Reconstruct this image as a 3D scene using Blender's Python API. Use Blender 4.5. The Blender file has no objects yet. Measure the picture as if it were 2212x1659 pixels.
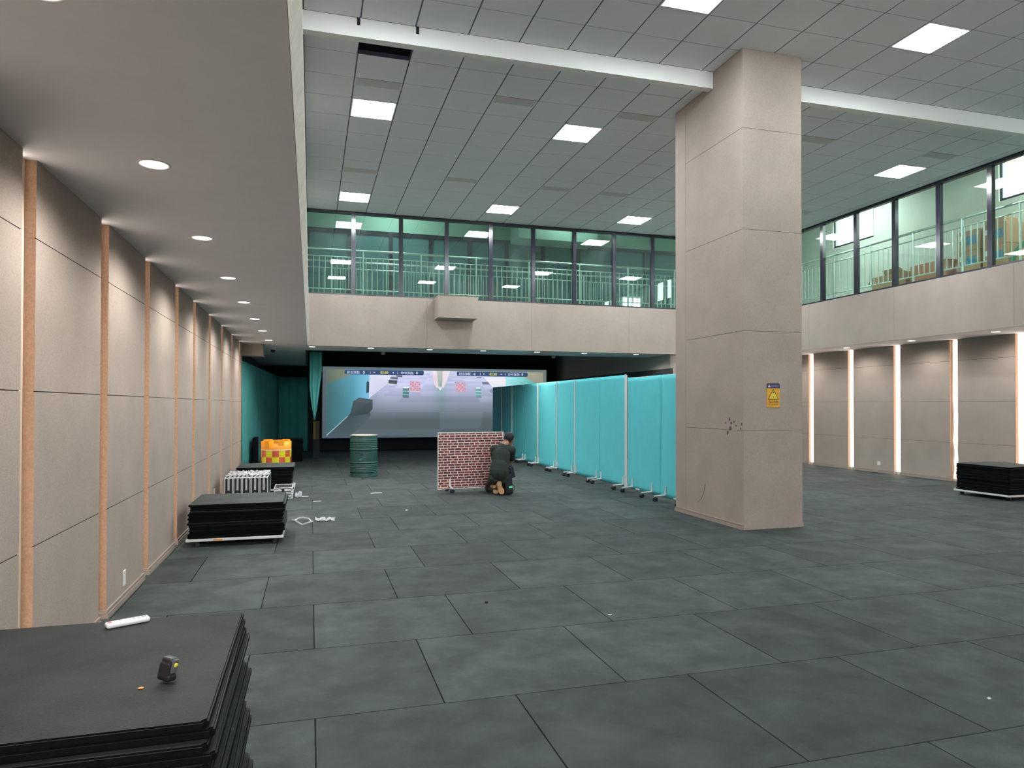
import bpy, bmesh, math, random
from mathutils import Vector, Matrix
random.seed(7)
SC = bpy.context.scene
COL = SC.collection

# ---------------------------------------------------------------- camera
cam = bpy.data.cameras.new('camera')
cam.sensor_fit = 'HORIZONTAL'; cam.sensor_width = 36.0
cam.lens = 1501.09 / 2212 * 36.0
cam.shift_y = 28.5 / 2212
cam.clip_start = 0.05; cam.clip_end = 200
cob = bpy.data.objects.new('camera', cam); COL.objects.link(cob)
yaw, pitch, roll = .2817, .0116, .0014
fw = Vector((math.sin(yaw)*math.cos(pitch), math.cos(yaw)*math.cos(pitch), math.sin(pitch)))
rt = Vector((math.cos(yaw), -math.sin(yaw), 0)); up = rt.cross(fw)
rt2 = rt*math.cos(roll) + up*math.sin(roll); up2 = -rt*math.sin(roll) + up*math.cos(roll)
M = Matrix((rt2, up2, -fw)).transposed().to_4x4(); M.translation = (0, 0, 1.518)
cob.matrix_world = M
SC.camera = cob

# ---------------------------------------------------------------- world, exposure, light levels
SC.view_settings.view_transform = 'Standard'
SC.view_settings.look = 'None'
SC.view_settings.gamma = 1.0
SC.view_settings.use_curve_mapping = False
SC.view_settings.exposure = 0.24
PANEL_E = 70.0        # ceiling panels
DOWN_W = {'left': 80.0, 'back': 92.0, 'right': 46.0}     # recessed downlights of the three soffits
LED_E = 5.0           # light strips in the right wall slots
LED_L = 3.3           # dimmer strips in the left wall slots
REAR_FILL_E = 13.0        # fill light from the added, unseen rear windows
DAY_E = 11.0           # daylight behind the gallery windows
SLOT_COL = (1.0, .82, .68)
PANEL_COL = (.93, .98, 1.0)
w = bpy.data.worlds.new('world'); SC.world = w; w.use_nodes = True
w.node_tree.nodes['Background'].inputs[0].default_value = (.55, .62, .66, 1)
w.node_tree.nodes['Background'].inputs[1].default_value = .05
SC.cycles.max_bounces = 10; SC.cycles.diffuse_bounces = 6; SC.cycles.glossy_bounces = 4
SC.cycles.transparent_max_bounces = 12; SC.cycles.transmission_bounces = 4
SC.cycles.caustics_reflective = False; SC.cycles.caustics_refractive = False
SC.cycles.sample_clamp_indirect = 4.0
SC.cycles.use_denoising = True

# ---------------------------------------------------------------- key dimensions (metres)
ZC, ZN = 5.755, 5.909            # low (far) ceiling, high (near) ceiling
ZS, ZSR = 2.801, 2.852           # soffit heights left/back, right
ZL = 3.92                        # gallery sill
YG = 15.535                      # gallery front plane at the back
XF = 11.33                       # gallery front plane at the right
XW, XR = -1.39, 12.43            # lower walls left and right
XE = -.08                        # edge of the left soffit
TX, TX0, TY0 = .6254, .5234, 10.4003
YREAR = -8.0

# ---------------------------------------------------------------- materials
def lin(c):
    return tuple(((v/255)/12.92 if v/255 <= .04045 else ((v/255+.055)/1.055)**2.4) for v in c)
def L4(c): return (*lin(c), 1)
def newmat(name):
    m = bpy.data.materials.new(name); m.use_nodes = True
    nt = m.node_tree
    return m, nt, nt.nodes['Principled BSDF']
def mat(name, c, rough=.7, metal=0, noise=0, scale=20, bump=0, bscale=None, spec=.5, detail=4, coat=0):
    """c is the surface colour in linear reflectance; noise mixes it darker / lighter"""
    m, nt, b = newmat(name)
    b.inputs['Roughness'].default_value = rough; b.inputs['Metallic'].default_value = metal
    b.inputs['Specular IOR Level'].default_value = spec
    b.inputs['Base Color'].default_value = (*c, 1)
    N, Lk = nt.nodes, nt.links
    tc = N.new('ShaderNodeTexCoord')
    if noise:
        n = N.new('ShaderNodeTexNoise'); n.inputs['Scale'].default_value = scale; n.inputs['Detail'].default_value = detail
        n.inputs['Roughness'].default_value = .65
        Lk.new(tc.outputs['Object'], n.inputs['Vector'])
        r = N.new('ShaderNodeValToRGB')
        r.color_ramp.elements[0].position = .3; r.color_ramp.elements[1].position = .7
        r.color_ramp.elements[0].color = (*[max(0, v*(1-noise)) for v in c], 1)
        r.color_ramp.elements[1].color = (*[min(1, v*(1+noise)) for v in c], 1)
        Lk.new(n.outputs['Fac'], r.inputs['Fac']); Lk.new(r.outputs['Color'], b.inputs['Base Color'])
    if bump:
        n2 = N.new('ShaderNodeTexNoise'); n2.inputs['Scale'].default_value = bscale or scale; n2.inputs['Detail'].default_value = 5
        Lk.new(tc.outputs['Object'], n2.inputs['Vector'])
        bp = N.new('ShaderNodeBump'); bp.inputs['Strength'].default_value = bump; bp.inputs['Distance'].default_value = .01
        Lk.new(n2.outputs['Fac'], bp.inputs['Height']); Lk.new(bp.outputs['Normal'], b.inputs['Normal'])
    return m
def emat(name, c, e):
    m = bpy.data.materials.new(name); m.use_nodes = True; nt = m.node_tree
    nt.nodes.clear()
    o = nt.nodes.new('ShaderNodeOutputMaterial'); em = nt.nodes.new('ShaderNodeEmission')
    em.inputs[0].default_value = (*c, 1); em.inputs[1].default_value = e
    nt.links.new(em.outputs[0], o.inputs[0]); return m

def felt_mat(name, c):
    """wall felt board: fine fibre speckle over broad soft mottling"""
    m, nt, b = newmat(name); N, Lk = nt.nodes, nt.links
    b.inputs['Roughness'].default_value = .95; b.inputs['Specular IOR Level'].default_value = .1
    tc = N.new('ShaderNodeTexCoord')
    n1 = N.new('ShaderNodeTexNoise'); n1.inputs['Scale'].default_value = 130; n1.inputs['Detail'].default_value = 3
    n2 = N.new('ShaderNodeTexNoise'); n2.inputs['Scale'].default_value = 2.2; n2.inputs['Detail'].default_value = 4
    for n in (n1, n2): Lk.new(tc.outputs['Object'], n.inputs['Vector'])
    a = N.new('ShaderNodeMath'); a.operation = 'MULTIPLY_ADD'; a.inputs[1].default_value = .50; a.inputs[2].default_value = .75
    Lk.new(n1.outputs['Fac'], a.inputs[0])
    a2 = N.new('ShaderNodeMath'); a2.operation = 'MULTIPLY_ADD'; a2.inputs[1].default_value = .28; a2.inputs[2].default_value = .86
    Lk.new(n2.outputs['Fac'], a2.inputs[0])
    mu = N.new('ShaderNodeMath'); mu.operation = 'MULTIPLY'; Lk.new(a.outputs[0], mu.inputs[0]); Lk.new(a2.outputs[0], mu.inputs[1])
    mx = N.new('ShaderNodeVectorMath'); mx.operation = 'SCALE'; mx.inputs[0].default_value = c
    Lk.new(mu.outputs[0], mx.inputs['Scale']); Lk.new(mx.outputs[0], b.inputs['Base Color'])
    bp = N.new('ShaderNodeBump'); bp.inputs['Strength'].default_value = .25; bp.inputs['Distance'].default_value = .003
    Lk.new(n1.outputs['Fac'], bp.inputs['Height']); Lk.new(bp.outputs['Normal'], b.inputs['Normal'])
    return m

def rubber_floor_mat(name, c):
    """rubber tile: per-tile tone from the mesh attribute, chalky scuffs, crumb grain"""
    m, nt, b = newmat(name); N, Lk = nt.nodes, nt.links
    tc = N.new('ShaderNodeTexCoord')
    at = N.new('ShaderNodeAttribute'); at.attribute_name = 'tone'
    n1 = N.new('ShaderNodeTexNoise'); n1.inputs['Scale'].default_value = 3.2; n1.inputs['Detail'].default_value = 6; n1.inputs['Roughness'].default_value = .62
    n2 = N.new('ShaderNodeTexNoise'); n2.inputs['Scale'].default_value = 220; n2.inputs['Detail'].default_value = 2
    n3 = N.new('ShaderNodeTexNoise'); n3.inputs['Scale'].default_value = 1.1; n3.inputs['Detail'].default_value = 7; n3.inputs['Distortion'].default_value = .6
    for n in (n1, n2, n3): Lk.new(tc.outputs['Object'], n.inputs['Vector'])
    r1 = N.new('ShaderNodeMapRange'); r1.inputs[1].default_value = .38; r1.inputs[2].default_value = .72; r1.inputs[3].default_value = .74; r1.inputs[4].default_value = 1.42
    Lk.new(n1.outputs['Fac'], r1.inputs[0])
    r2 = N.new('ShaderNodeMapRange'); r2.inputs[1].default_value = .25; r2.inputs[2].default_value = .75; r2.inputs[3].default_value = .8; r2.inputs[4].default_value = 1.2
    Lk.new(n2.outputs['Fac'], r2.inputs[0])
    p1 = N.new('ShaderNodeMath'); p1.operation = 'MULTIPLY'; Lk.new(r1.outputs[0], p1.inputs[0]); Lk.new(r2.outputs[0], p1.inputs[1])
    p2 = N.new('ShaderNodeMath'); p2.operation = 'MULTIPLY'; Lk.new(p1.outputs[0], p2.inputs[0]); Lk.new(at.outputs['Fac'], p2.inputs[1])
    sc = N.new('ShaderNodeVectorMath'); sc.operation = 'SCALE'; sc.inputs[0].default_value = c; Lk.new(p2.outputs[0], sc.inputs['Scale'])
    r3 = N.new('ShaderNodeMapRange'); r3.inputs[1].default_value = .60; r3.inputs[2].default_value = .80; r3.inputs[3].default_value = 0; r3.inputs[4].default_value = .8
    Lk.new(n3.outputs['Fac'], r3.inputs[0])
    mx = N.new('ShaderNodeMix'); mx.data_type = 'RGBA'; Lk.new(r3.outputs[0], mx.inputs[0])
    Lk.new(sc.outputs[0], mx.inputs[6]); mx.inputs[7].default_value = (c[0]*1.9, c[1]*1.75, c[2]*1.6, 1)
    Lk.new(mx.outputs[2], b.inputs['Base Color'])
    b.inputs['Roughness'].default_value = .72; b.inputs['Specular IOR Level'].default_value = .22
    bp = N.new('ShaderNodeBump'); bp.inputs['Strength'].default_value = .3; bp.inputs['Distance'].default_value = .004
    Lk.new(n2.outputs['Fac'], bp.inputs['Height']); Lk.new(bp.outputs['Normal'], b.inputs['Normal'])
    return m

def glass_mat(name, tint, refl=1.6):
    """thin window glass: Fresnel reflection over a tinted see-through sheet, faint dust"""
    m = bpy.data.materials.new(name); m.use_nodes = True; nt = m.node_tree; nt.nodes.clear(); N, Lk = nt.nodes, nt.links
    o = N.new('ShaderNodeOutputMaterial'); t = N.new('ShaderNodeBsdfTransparent'); t.inputs[0].default_value = (*tint, 1)
    g = N.new('ShaderNodeBsdfGlossy'); g.inputs['Roughness'].default_value = .006; g.inputs[0].default_value = (.95, 1, .98, 1)
    f = N.new('ShaderNodeLayerWeight'); f.inputs[0].default_value = .5
    pw = N.new('ShaderNodeMath'); pw.operation = 'POWER'; pw.inputs[1].default_value = 5; Lk.new(f.outputs['Facing'], pw.inputs[0])
    k = N.new('ShaderNodeMath'); k.operation = 'MULTIPLY_ADD'; k.inputs[1].default_value = .9; k.inputs[2].default_value = .043*refl; k.use_clamp = True
    Lk.new(pw.outputs[0], k.inputs[0])
    mx = N.new('ShaderNodeMixShader'); Lk.new(k.outputs[0], mx.inputs[0]); Lk.new(t.outputs[0], mx.inputs[1]); Lk.new(g.outputs[0], mx.inputs[2])
    d = N.new('ShaderNodeBsdfDiffuse'); d.inputs[0].default_value = (.55, .75, .70, 1)
    tc = N.new('ShaderNodeTexCoord'); nz = N.new('ShaderNodeTexNoise'); nz.inputs['Scale'].default_value = 1.7; nz.inputs['Detail'].default_value = 6
    Lk.new(tc.outputs['Object'], nz.inputs['Vector'])
    r = N.new('ShaderNodeMapRange'); r.inputs[1].default_value = .5; r.inputs[2].default_value = .8; r.inputs[3].default_value = .02; r.inputs[4].default_value = .10
    Lk.new(nz.outputs['Fac'], r.inputs[0])
    m2 = N.new('ShaderNodeMixShader'); Lk.new(r.outputs[0], m2.inputs[0]); Lk.new(mx.outputs[0], m2.inputs[1]); Lk.new(d.outputs[0], m2.inputs[2])
    Lk.new(m2.outputs[0], o.inputs[0]); return m

def brick_print_mat(name):
    """printed brick sheet: irregular red-brown bricks on near-white joints (local X, Z)"""
    m, nt, b = newmat(name); N, Lk = nt.nodes, nt.links
    tc = N.new('ShaderNodeTexCoord'); sp = N.new('ShaderNodeSeparateXYZ'); cb = N.new('ShaderNodeCombineXYZ')
    Lk.new(tc.outputs['Object'], sp.inputs[0]); Lk.new(sp.outputs[0], cb.inputs[0]); Lk.new(sp.outputs[2], cb.inputs[1])
    nz = N.new('ShaderNodeTexNoise'); nz.inputs['Scale'].default_value = 9; nz.inputs['Detail'].default_value = 2
    Lk.new(cb.outputs[0], nz.inputs['Vector'])
    ad = N.new('ShaderNodeVectorMath'); ad.operation = 'MULTIPLY_ADD'; ad.inputs[1].default_value = (.018, .009, 0)
    Lk.new(nz.outputs['Color'], ad.inputs[0]); Lk.new(cb.outputs[0], ad.inputs[2])
    br = N.new('ShaderNodeTexBrick'); Lk.new(ad.outputs[0], br.inputs['Vector'])
    br.inputs['Scale'].default_value = 1; br.inputs['Brick Width'].default_value = .128; br.inputs['Row Height'].default_value = .0455
    br.inputs['Mortar Size'].default_value = .0060; br.inputs['Mortar Smooth'].default_value = .1; br.inputs['Bias'].default_value = -.1
    br.offset = .37; br.offset_frequency = 2; br.squash = .78; br.squash_frequency = 3
    br.inputs['Color1'].default_value = (.235, .046, .022, 1); br.inputs['Color2'].default_value = (.085, .016, .015, 1)
    br.inputs['Mortar'].default_value = (.74, .66, .66, 1)
    # a second, vertical scatter of joints breaks long bricks
    Lk.new(br.outputs['Color'], b.inputs['Base Color'])
    b.inputs['Roughness'].default_value = .45
    return m

def attr_emat(name, strength=1.0):
    m = bpy.data.materials.new(name); m.use_nodes = True; nt = m.node_tree; nt.nodes.clear()
    o = nt.nodes.new('ShaderNodeOutputMaterial'); em = nt.nodes.new('ShaderNodeEmission'); a = nt.nodes.new('ShaderNodeAttribute')
    a.attribute_name = 'tint'; em.inputs[1].default_value = strength
    nt.links.new(a.outputs['Color'], em.inputs[0]); nt.links.new(em.outputs[0], o.inputs[0]); return m

FELT = (.385, .325, .285)
m_felt = felt_mat('wall_felt', FELT)
m_felt_r = m_felt
m_edge = mat('panel_edge_board', (.33, .20, .13), .85, noise=.18, scale=60)
m_slot = mat('slot_back_paint', (.72, .62, .50), .8)
m_gap = mat('groove_dark', (.10, .07, .055), .95)
m_base = mat('baseboard_profile', (.36, .29, .25), .5)
m_soff = mat('soffit_paint', (.83, .81, .84), .75, noise=.03, scale=3)
m_trimw = mat('cream_trim', (.90, .84, .75), .7, noise=.10, scale=9)
m_tile = mat('ceiling_tile', (.81, .86, .90), .65, noise=.015, scale=2)
m_tbar = mat('ceiling_grid_bar', (.10, .115, .17), .6)
m_vent = mat('vent_grille', (.64, .66, .66), .7)
m_void = mat('plenum_black', (.012, .013, .02), .9)
m_white = mat('white_paint', (.80, .81, .80), .6)
m_fascia = mat('ceiling_step_paint', (.86, .88, .87), .55)
m_frame = mat('dark_window_frame', (.016, .015, .028), .22, metal=.0, spec=.8)
m_glass = glass_mat('window_glass', (.56, .75, .69), 2.2)
m_glass_r = glass_mat('gallery_glass_right', (.80, .97, .90), 1.8)
m_steel = mat('rail_steel', (.52, .59, .54), .32, metal=.85)
m_green = mat('gallery_green_paint', (.24, .40, .31), .7, noise=.05, scale=2)
m_pale = mat('gallery_pale_green_paint', (.56, .60, .52), .8, noise=.03, scale=2)
m_darkglass = mat('dark_teal_glass', (.06, .155, .16), .35, spec=.5)
m_black = mat('stage_black', (.020, .024, .028), .9)
m_brown = mat('stage_felt_dark', (.34, .28, .25), .95)
m_teal = mat('teal_cloth', (.11, .62, .69), .8, noise=.05, scale=1.6, bump=.08, bscale=3.5)
m_tealdk = mat('teal_curtain', (.045, .26, .25), .9, noise=.15, scale=1.5)
m_alu = mat('aluminium', (.74, .75, .78), .34, metal=.5)
m_alup = mat('pale_metal_paint', (.66, .68, .68), .4)
m_rub = mat('black_rubber', (.0055, .006, .007), .95, noise=.25, scale=60, bump=.15, bscale=200, spec=.06)
m_rubtop = rubber_floor_mat('rubber_sheet', (.040, .051, .048))
m_rubtop_shaded = rubber_floor_mat('rubber_sheet_shaded', (.023, .029, .028))  # darker copy offsets the strong light on the left foreground stack
m_floor = rubber_floor_mat('floor_rubber', (.046, .059, .058))
m_joint = mat('floor_joint', (.012, .015, .016), .9)
m_plast = mat('caster_plastic', (.018, .018, .02), .45)
m_case = mat('case_panel_black', (.010, .010, .012), .4)
m_drum = mat('drum_green', (.017, .075, .066), .45, noise=.18, scale=5, spec=.6)
m_drumrim = mat('drum_rim', (.52, .44, .36), .4, metal=.3)
m_orange = mat('barrel_orange', (.90, .33, .006), .45, noise=.05, scale=6)
m_yel = mat('reflective_yellow', (.66, .62, .015), .3, noise=.12, scale=25)
m_red = mat('reflective_red', (.60, .10, .045), .3, noise=.2, scale=25)
m_bwhite = mat('band_white', (.8, .6, .45), .5)
m_brick = brick_print_mat('brick_print')
m_boardedge = mat('board_edge_white', (.75, .72, .73), .5)
m_skin = mat('skin', (.34, .17, .105), .55, noise=.06, scale=14)
m_hair = mat('hair', (.010, .009, .010), .7, noise=.3, scale=120, bump=.3)
m_shirt = mat('shirt_dark_green', (.013, .021, .0175), .9, noise=.15, scale=12, bump=.55, bscale=9)
m_camo = mat('camouflage_trousers', (.030, .030, .023), .9, noise=.85, scale=22)
m_boot = mat('tan_boot', (.42, .24, .115), .7, noise=.1, scale=20)
m_nyl = mat('black_nylon', (.010, .011, .015), .7)
m_hols = mat('navy_holster', (.020, .022, .034), .5)
m_tag = emat('green_tag', (.10, .75, .40), .35)
m_tag = mat('green_tag_paint', (.10, .75, .40), .5)
m_panel = emat('panel_light', PANEL_COL, PANEL_E)
m_dlens = emat('downlight_lens', (1.0, .97, .93), 9.0)
m_led = emat('led_strip_light', SLOT_COL, LED_E)
m_led_l = emat('led_strip_light_dim', (1.0, .88, .76), LED_L)
m_day = emat('daylight', (.93, 1.0, .98), DAY_E)
m_rearfill = emat('rear_fill_glow', (.96, 1.0, .98), REAR_FILL_E)
m_card = mat('cardboard', (.36, .21, .11), .85, noise=.08, scale=8)
m_cardblue = mat('carton_blue_print', (.06, .19, .30), .8)
m_cardwhite = mat('carton_label', (.75, .75, .72), .7)
m_rust = mat('red_brown_carton', (.42, .17, .09), .8, noise=.1, scale=6)
m_hose = mat('green_hose', (.06, .28, .16), .5)
m_socket = mat('socket_white', (.78, .77, .76), .35)
m_slot_hole = mat('socket_hole', (.06, .06, .06), .6)
m_remote = mat('remote_white', (.78, .76, .80), .35)
m_btn = mat('button_grey', (.38, .38, .42), .5)
m_btnred = mat('button_pink', (.70, .20, .22), .5)
m_dev = mat('device_black', (.016, .014, .016), .45)
m_devg = mat('device_grey', (.10, .10, .12), .4)
m_devy = mat('device_yellow', (.80, .72, .03), .4)
m_film = mat('clear_film', (.75, .76, .80), .2, spec=.8); m_film.node_tree.nodes['Principled BSDF'].inputs['Alpha'].default_value = .4
m_sgnb = mat('sign_navy', (.030, .033, .085), .4)
m_sgny = mat('sign_amber', (.72, .36, .035), .4)
m_sgnyel = mat('sign_yellow', (.72, .60, .05), .4)
m_sgnk = mat('sign_dark_ink', (.05, .035, .02), .5)
m_sgnw = mat('sign_pale_ink', (.70, .72, .85), .5)
m_sgnl = mat('sign_blue_ink', (.28, .32, .62), .5)
m_img = attr_emat('projected_picture', 1.0)
m_scr = mat('screen_cloth', (.60, .64, .64), .9)
m_stain = mat('soot_mark', (.10, .082, .072), .95)
m_paper = mat('paper_scrap', (.8, .8, .8), .7)
m_orangebit = mat('orange_bit', (.75, .30, .08), .6)
m_stone = mat('dark_crumb', (.01, .01, .01), .8)
m_camera = mat('camera_black', (.02, .02, .022), .3)

# ---------------------------------------------------------------- mesh builder
class MB:
    def __init__(s): s.v = []; s.f = []; s.m = []; s.sm = []
    def add(s, vs, fs, mi=0, smooth=False):
        o = len(s.v); s.v += [tuple(map(float, p)) for p in vs]
        for i, f in enumerate(fs):
            s.f.append(tuple(o+k for k in f)); s.m.append(mi[i] if isinstance(mi, (list, tuple)) else mi); s.sm.append(smooth)
        return s
    def box(s, x0, x1, y0, y1, z0, z1, mi=0):
        """mi: one index or six for -z +z -y +y -x +x"""
        v = [(x0,y0,z0),(x1,y0,z0),(x1,y1,z0),(x0,y1,z0),(x0,y0,z1),(x1,y0,z1),(x1,y1,z1),(x0,y1,z1)]
        return s.add(v, [(0,3,2,1),(4,5,6,7),(0,1,5,4),(2,3,7,6),(3,0,4,7),(1,2,6,5)], mi)
    def rbox(s, x0, x1, y0, y1, z0, z1, b=.005, seg=2, mi=0, mx=None):
        bm = bmesh.new(); bmesh.ops.create_cube(bm, size=1)
        for q in bm.verts: q.co = Vector(((x0+x1)/2+q.co.x*(x1-x0), (y0+y1)/2+q.co.y*(y1-y0), (z0+z1)/2+q.co.z*(z1-z0)))
        bmesh.ops.bevel(bm, geom=list(bm.edges), offset=b, segments=seg, affect='EDGES', profile=.5)
        bm.verts.ensure_lookup_table()
        s.add([(mx @ q.co) if mx else q.co for q in bm.verts], [tuple(q.index for q in f.verts) for f in bm.faces], mi, False); bm.free(); return s
    def tube(s, pts, r, n=10, mi=0, cap=True):
        pts = [Vector(p) for p in pts]; rings = []; k = len(pts); ref = None
        rs = r if isinstance(r, (list, tuple)) else [r]*k
        for i, p in enumerate(pts):
            d = (pts[min(i+1, k-1)] - pts[max(i-1, 0)]).normalized()
            if ref is None: ref = Vector((0,0,1)) if abs(d.z) < .9 else Vector((1,0,0))
            a = ref - d*ref.dot(d); a = a.normalized() if a.length > 1e-5 else d.orthogonal().normalized(); b = d.cross(a); ref = a
            rings.append([p + (a*math.cos(2*math.pi*j/n) + b*math.sin(2*math.pi*j/n))*rs[i] for j in range(n)])
        vs = [q for g in rings for q in g]; fs = []
        for i in range(k-1):
            for j in range(n): fs.append((i*n+j, i*n+(j+1) % n, (i+1)*n+(j+1) % n, (i+1)*n+j))
        s.add(vs, fs, mi, True)
        if cap: s.add(rings[0], [tuple(range(n))[::-1]], mi); s.add(rings[-1], [tuple(range(n))], mi)
        return s
    def lathe(s, prof, c=(0,0,0), n=40, mi=0, smooth=True):
        vs = []; fs = []; k = len(prof)
        for (r, z) in prof:
            for j in range(n): vs.append((c[0]+r*math.cos(2*math.pi*j/n), c[1]+r*math.sin(2*math.pi*j/n), c[2]+z))
        ms = []
        for i in range(k-1):
            for j in range(n):
                fs.append((i*n+j, i*n+(j+1) % n, (i+1)*n+(j+1) % n, (i+1)*n+j)); ms.append(mi(i, j) if callable(mi) else mi)
        return s.add(vs, fs, ms, smooth)
    def disc(s, c, r, n=24, mi=0, up=True):
        vs = [(c[0]+r*math.cos(2*math.pi*j/n), c[1]+r*math.sin(2*math.pi*j/n), c[2]) for j in range(n)]
        return s.add(vs, [tuple(range(n)) if up else tuple(range(n))[::-1]], mi)
    def prism(s, poly, axis, a, b, mi=0):
        """extrude a 2D polygon along axis x/y/z from a to b"""
        def P(u, v, t): return {'x': (t,u,v), 'y': (u,t,v), 'z': (u,v,t)}[axis]
        n = len(poly); vs = [P(u, v, a) for u, v in poly] + [P(u, v, b) for u, v in poly]
        fs = [tuple(range(n))[::-1], tuple(range(n, 2*n))] + [(i, (i+1) % n, n+(i+1) % n, n+i) for i in range(n)]
        return s.add(vs, fs, mi)
    def sphere(s, c, r, n=16, k=10, mi=0, sc=(1,1,1)):
        vs = [(c[0], c[1], c[2]-r*sc[2])]; fs = []
        for i in range(1, k):
            t = math.pi*i/k
            for j in range(n): vs.append((c[0]+r*sc[0]*math.sin(t)*math.cos(2*math.pi*j/n), c[1]+r*sc[1]*math.sin(t)*math.sin(2*math.pi*j/n), c[2]-r*sc[2]*math.cos(t)))
        vs.append((c[0], c[1], c[2]+r*sc[2])); last = len(vs)-1
        for j in range(n): fs.append((0, 1+(j+1) % n, 1+j)); fs.append((last, 1+(k-2)*n+j, 1+(k-2)*n+(j+1) % n))
        for i in range(k-2):
            for j in range(n): fs.append((1+i*n+j, 1+i*n+(j+1) % n, 1+(i+1)*n+(j+1) % n, 1+(i+1)*n+j))
        return s.add(vs, fs, mi, True)
    def build(s, name, mats, parent=None, loc=None, fix=True):
        """local = vertices are already relative to the object's / parent's origin"""
        me = bpy.data.meshes.new(name)
        me.from_pydata(s.v, [], s.f)
        for m in (mats if isinstance(mats, (list, tuple)) else [mats]): me.materials.append(m)
        me.polygons.foreach_set('material_index', s.m); me.polygons.foreach_set('use_smooth', s.sm)
        if fix and len(s.f) < 20000:
            bm = bmesh.new(); bm.from_mesh(me); bmesh.ops.recalc_face_normals(bm, faces=bm.faces); bm.to_mesh(me); bm.free()
        me.update()
        o = bpy.data.objects.new(name, me); COL.objects.link(o)
        if loc: o.location = loc
        if parent: o.parent = parent
        return o

def tag(o, label, cat, group=None, kind=None):
    o['label'] = label; o['category'] = cat
    if group: o['group'] = group
    if kind: o['kind'] = kind
    return o
def struct(o): o['kind'] = 'structure'; return o
def thing(name, label, cat, loc=(0,0,0), rz=0, group=None):
    o = bpy.data.objects.new(name, None); COL.objects.link(o); o.location = loc; o.rotation_euler = (0, 0, rz)
    o.empty_display_size = .1
    return tag(o, label, cat, group)
def dup(root, loc, label, rz=None):
    """a copy of a thing with copies of its parts and sub-parts"""
    def cp(o, par):
        c = o.copy(); COL.objects.link(c)
        if par is not None: c.parent = par
        for ch in list(o.children): cp(ch, c)
        return c
    r = cp(root, None); r.location = loc; r['label'] = label
    if rz is not None: r.rotation_euler = (0, 0, rz)
    return r
ORD = ['first','second','third','fourth','fifth','sixth','seventh','eighth','ninth','tenth','eleventh','twelfth','thirteenth','fourteenth','fifteenth','sixteenth','seventeenth','eighteenth','nineteenth','twentieth','twenty-first','twenty-second','twenty-third','twenty-fourth','twenty-fifth','twenty-sixth','twenty-seventh','twenty-eighth']
def text_mesh(name, body, size, m, parent=None, ext=.0005):
    cu = bpy.data.curves.new(name, 'FONT'); cu.body = body; cu.size = size; cu.align_x = 'LEFT'; cu.align_y = 'BOTTOM_BASELINE'; cu.extrude = ext
    t = bpy.data.objects.new(name+'_curve', cu); COL.objects.link(t)
    me = bpy.data.meshes.new_from_object(t.evaluated_get(bpy.context.evaluated_depsgraph_get()))
    bpy.data.objects.remove(t); bpy.data.curves.remove(cu)
    me.materials.clear(); me.materials.append(m)
    o = bpy.data.objects.new(name, me); COL.objects.link(o)
    if parent: o.parent = parent
    return o
def fit_text(o, x0, x1, z0, z1, y):
    """stand a text mesh upright facing -Y inside a rectangle (its verts are rewritten)"""
    xs = [v.co.x for v in o.data.vertices]; ys = [v.co.y for v in o.data.vertices]
    if not xs: return
    ax, bx, ay, by = min(xs), max(xs), min(ys), max(ys)
    for v in o.data.vertices:
        u = (v.co.x-ax)/max(bx-ax, 1e-6); t = (v.co.y-ay)/max(by-ay, 1e-6)
        v.co = (x0+u*(x1-x0), y - v.co.z, z0+t*(z1-z0))
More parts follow.
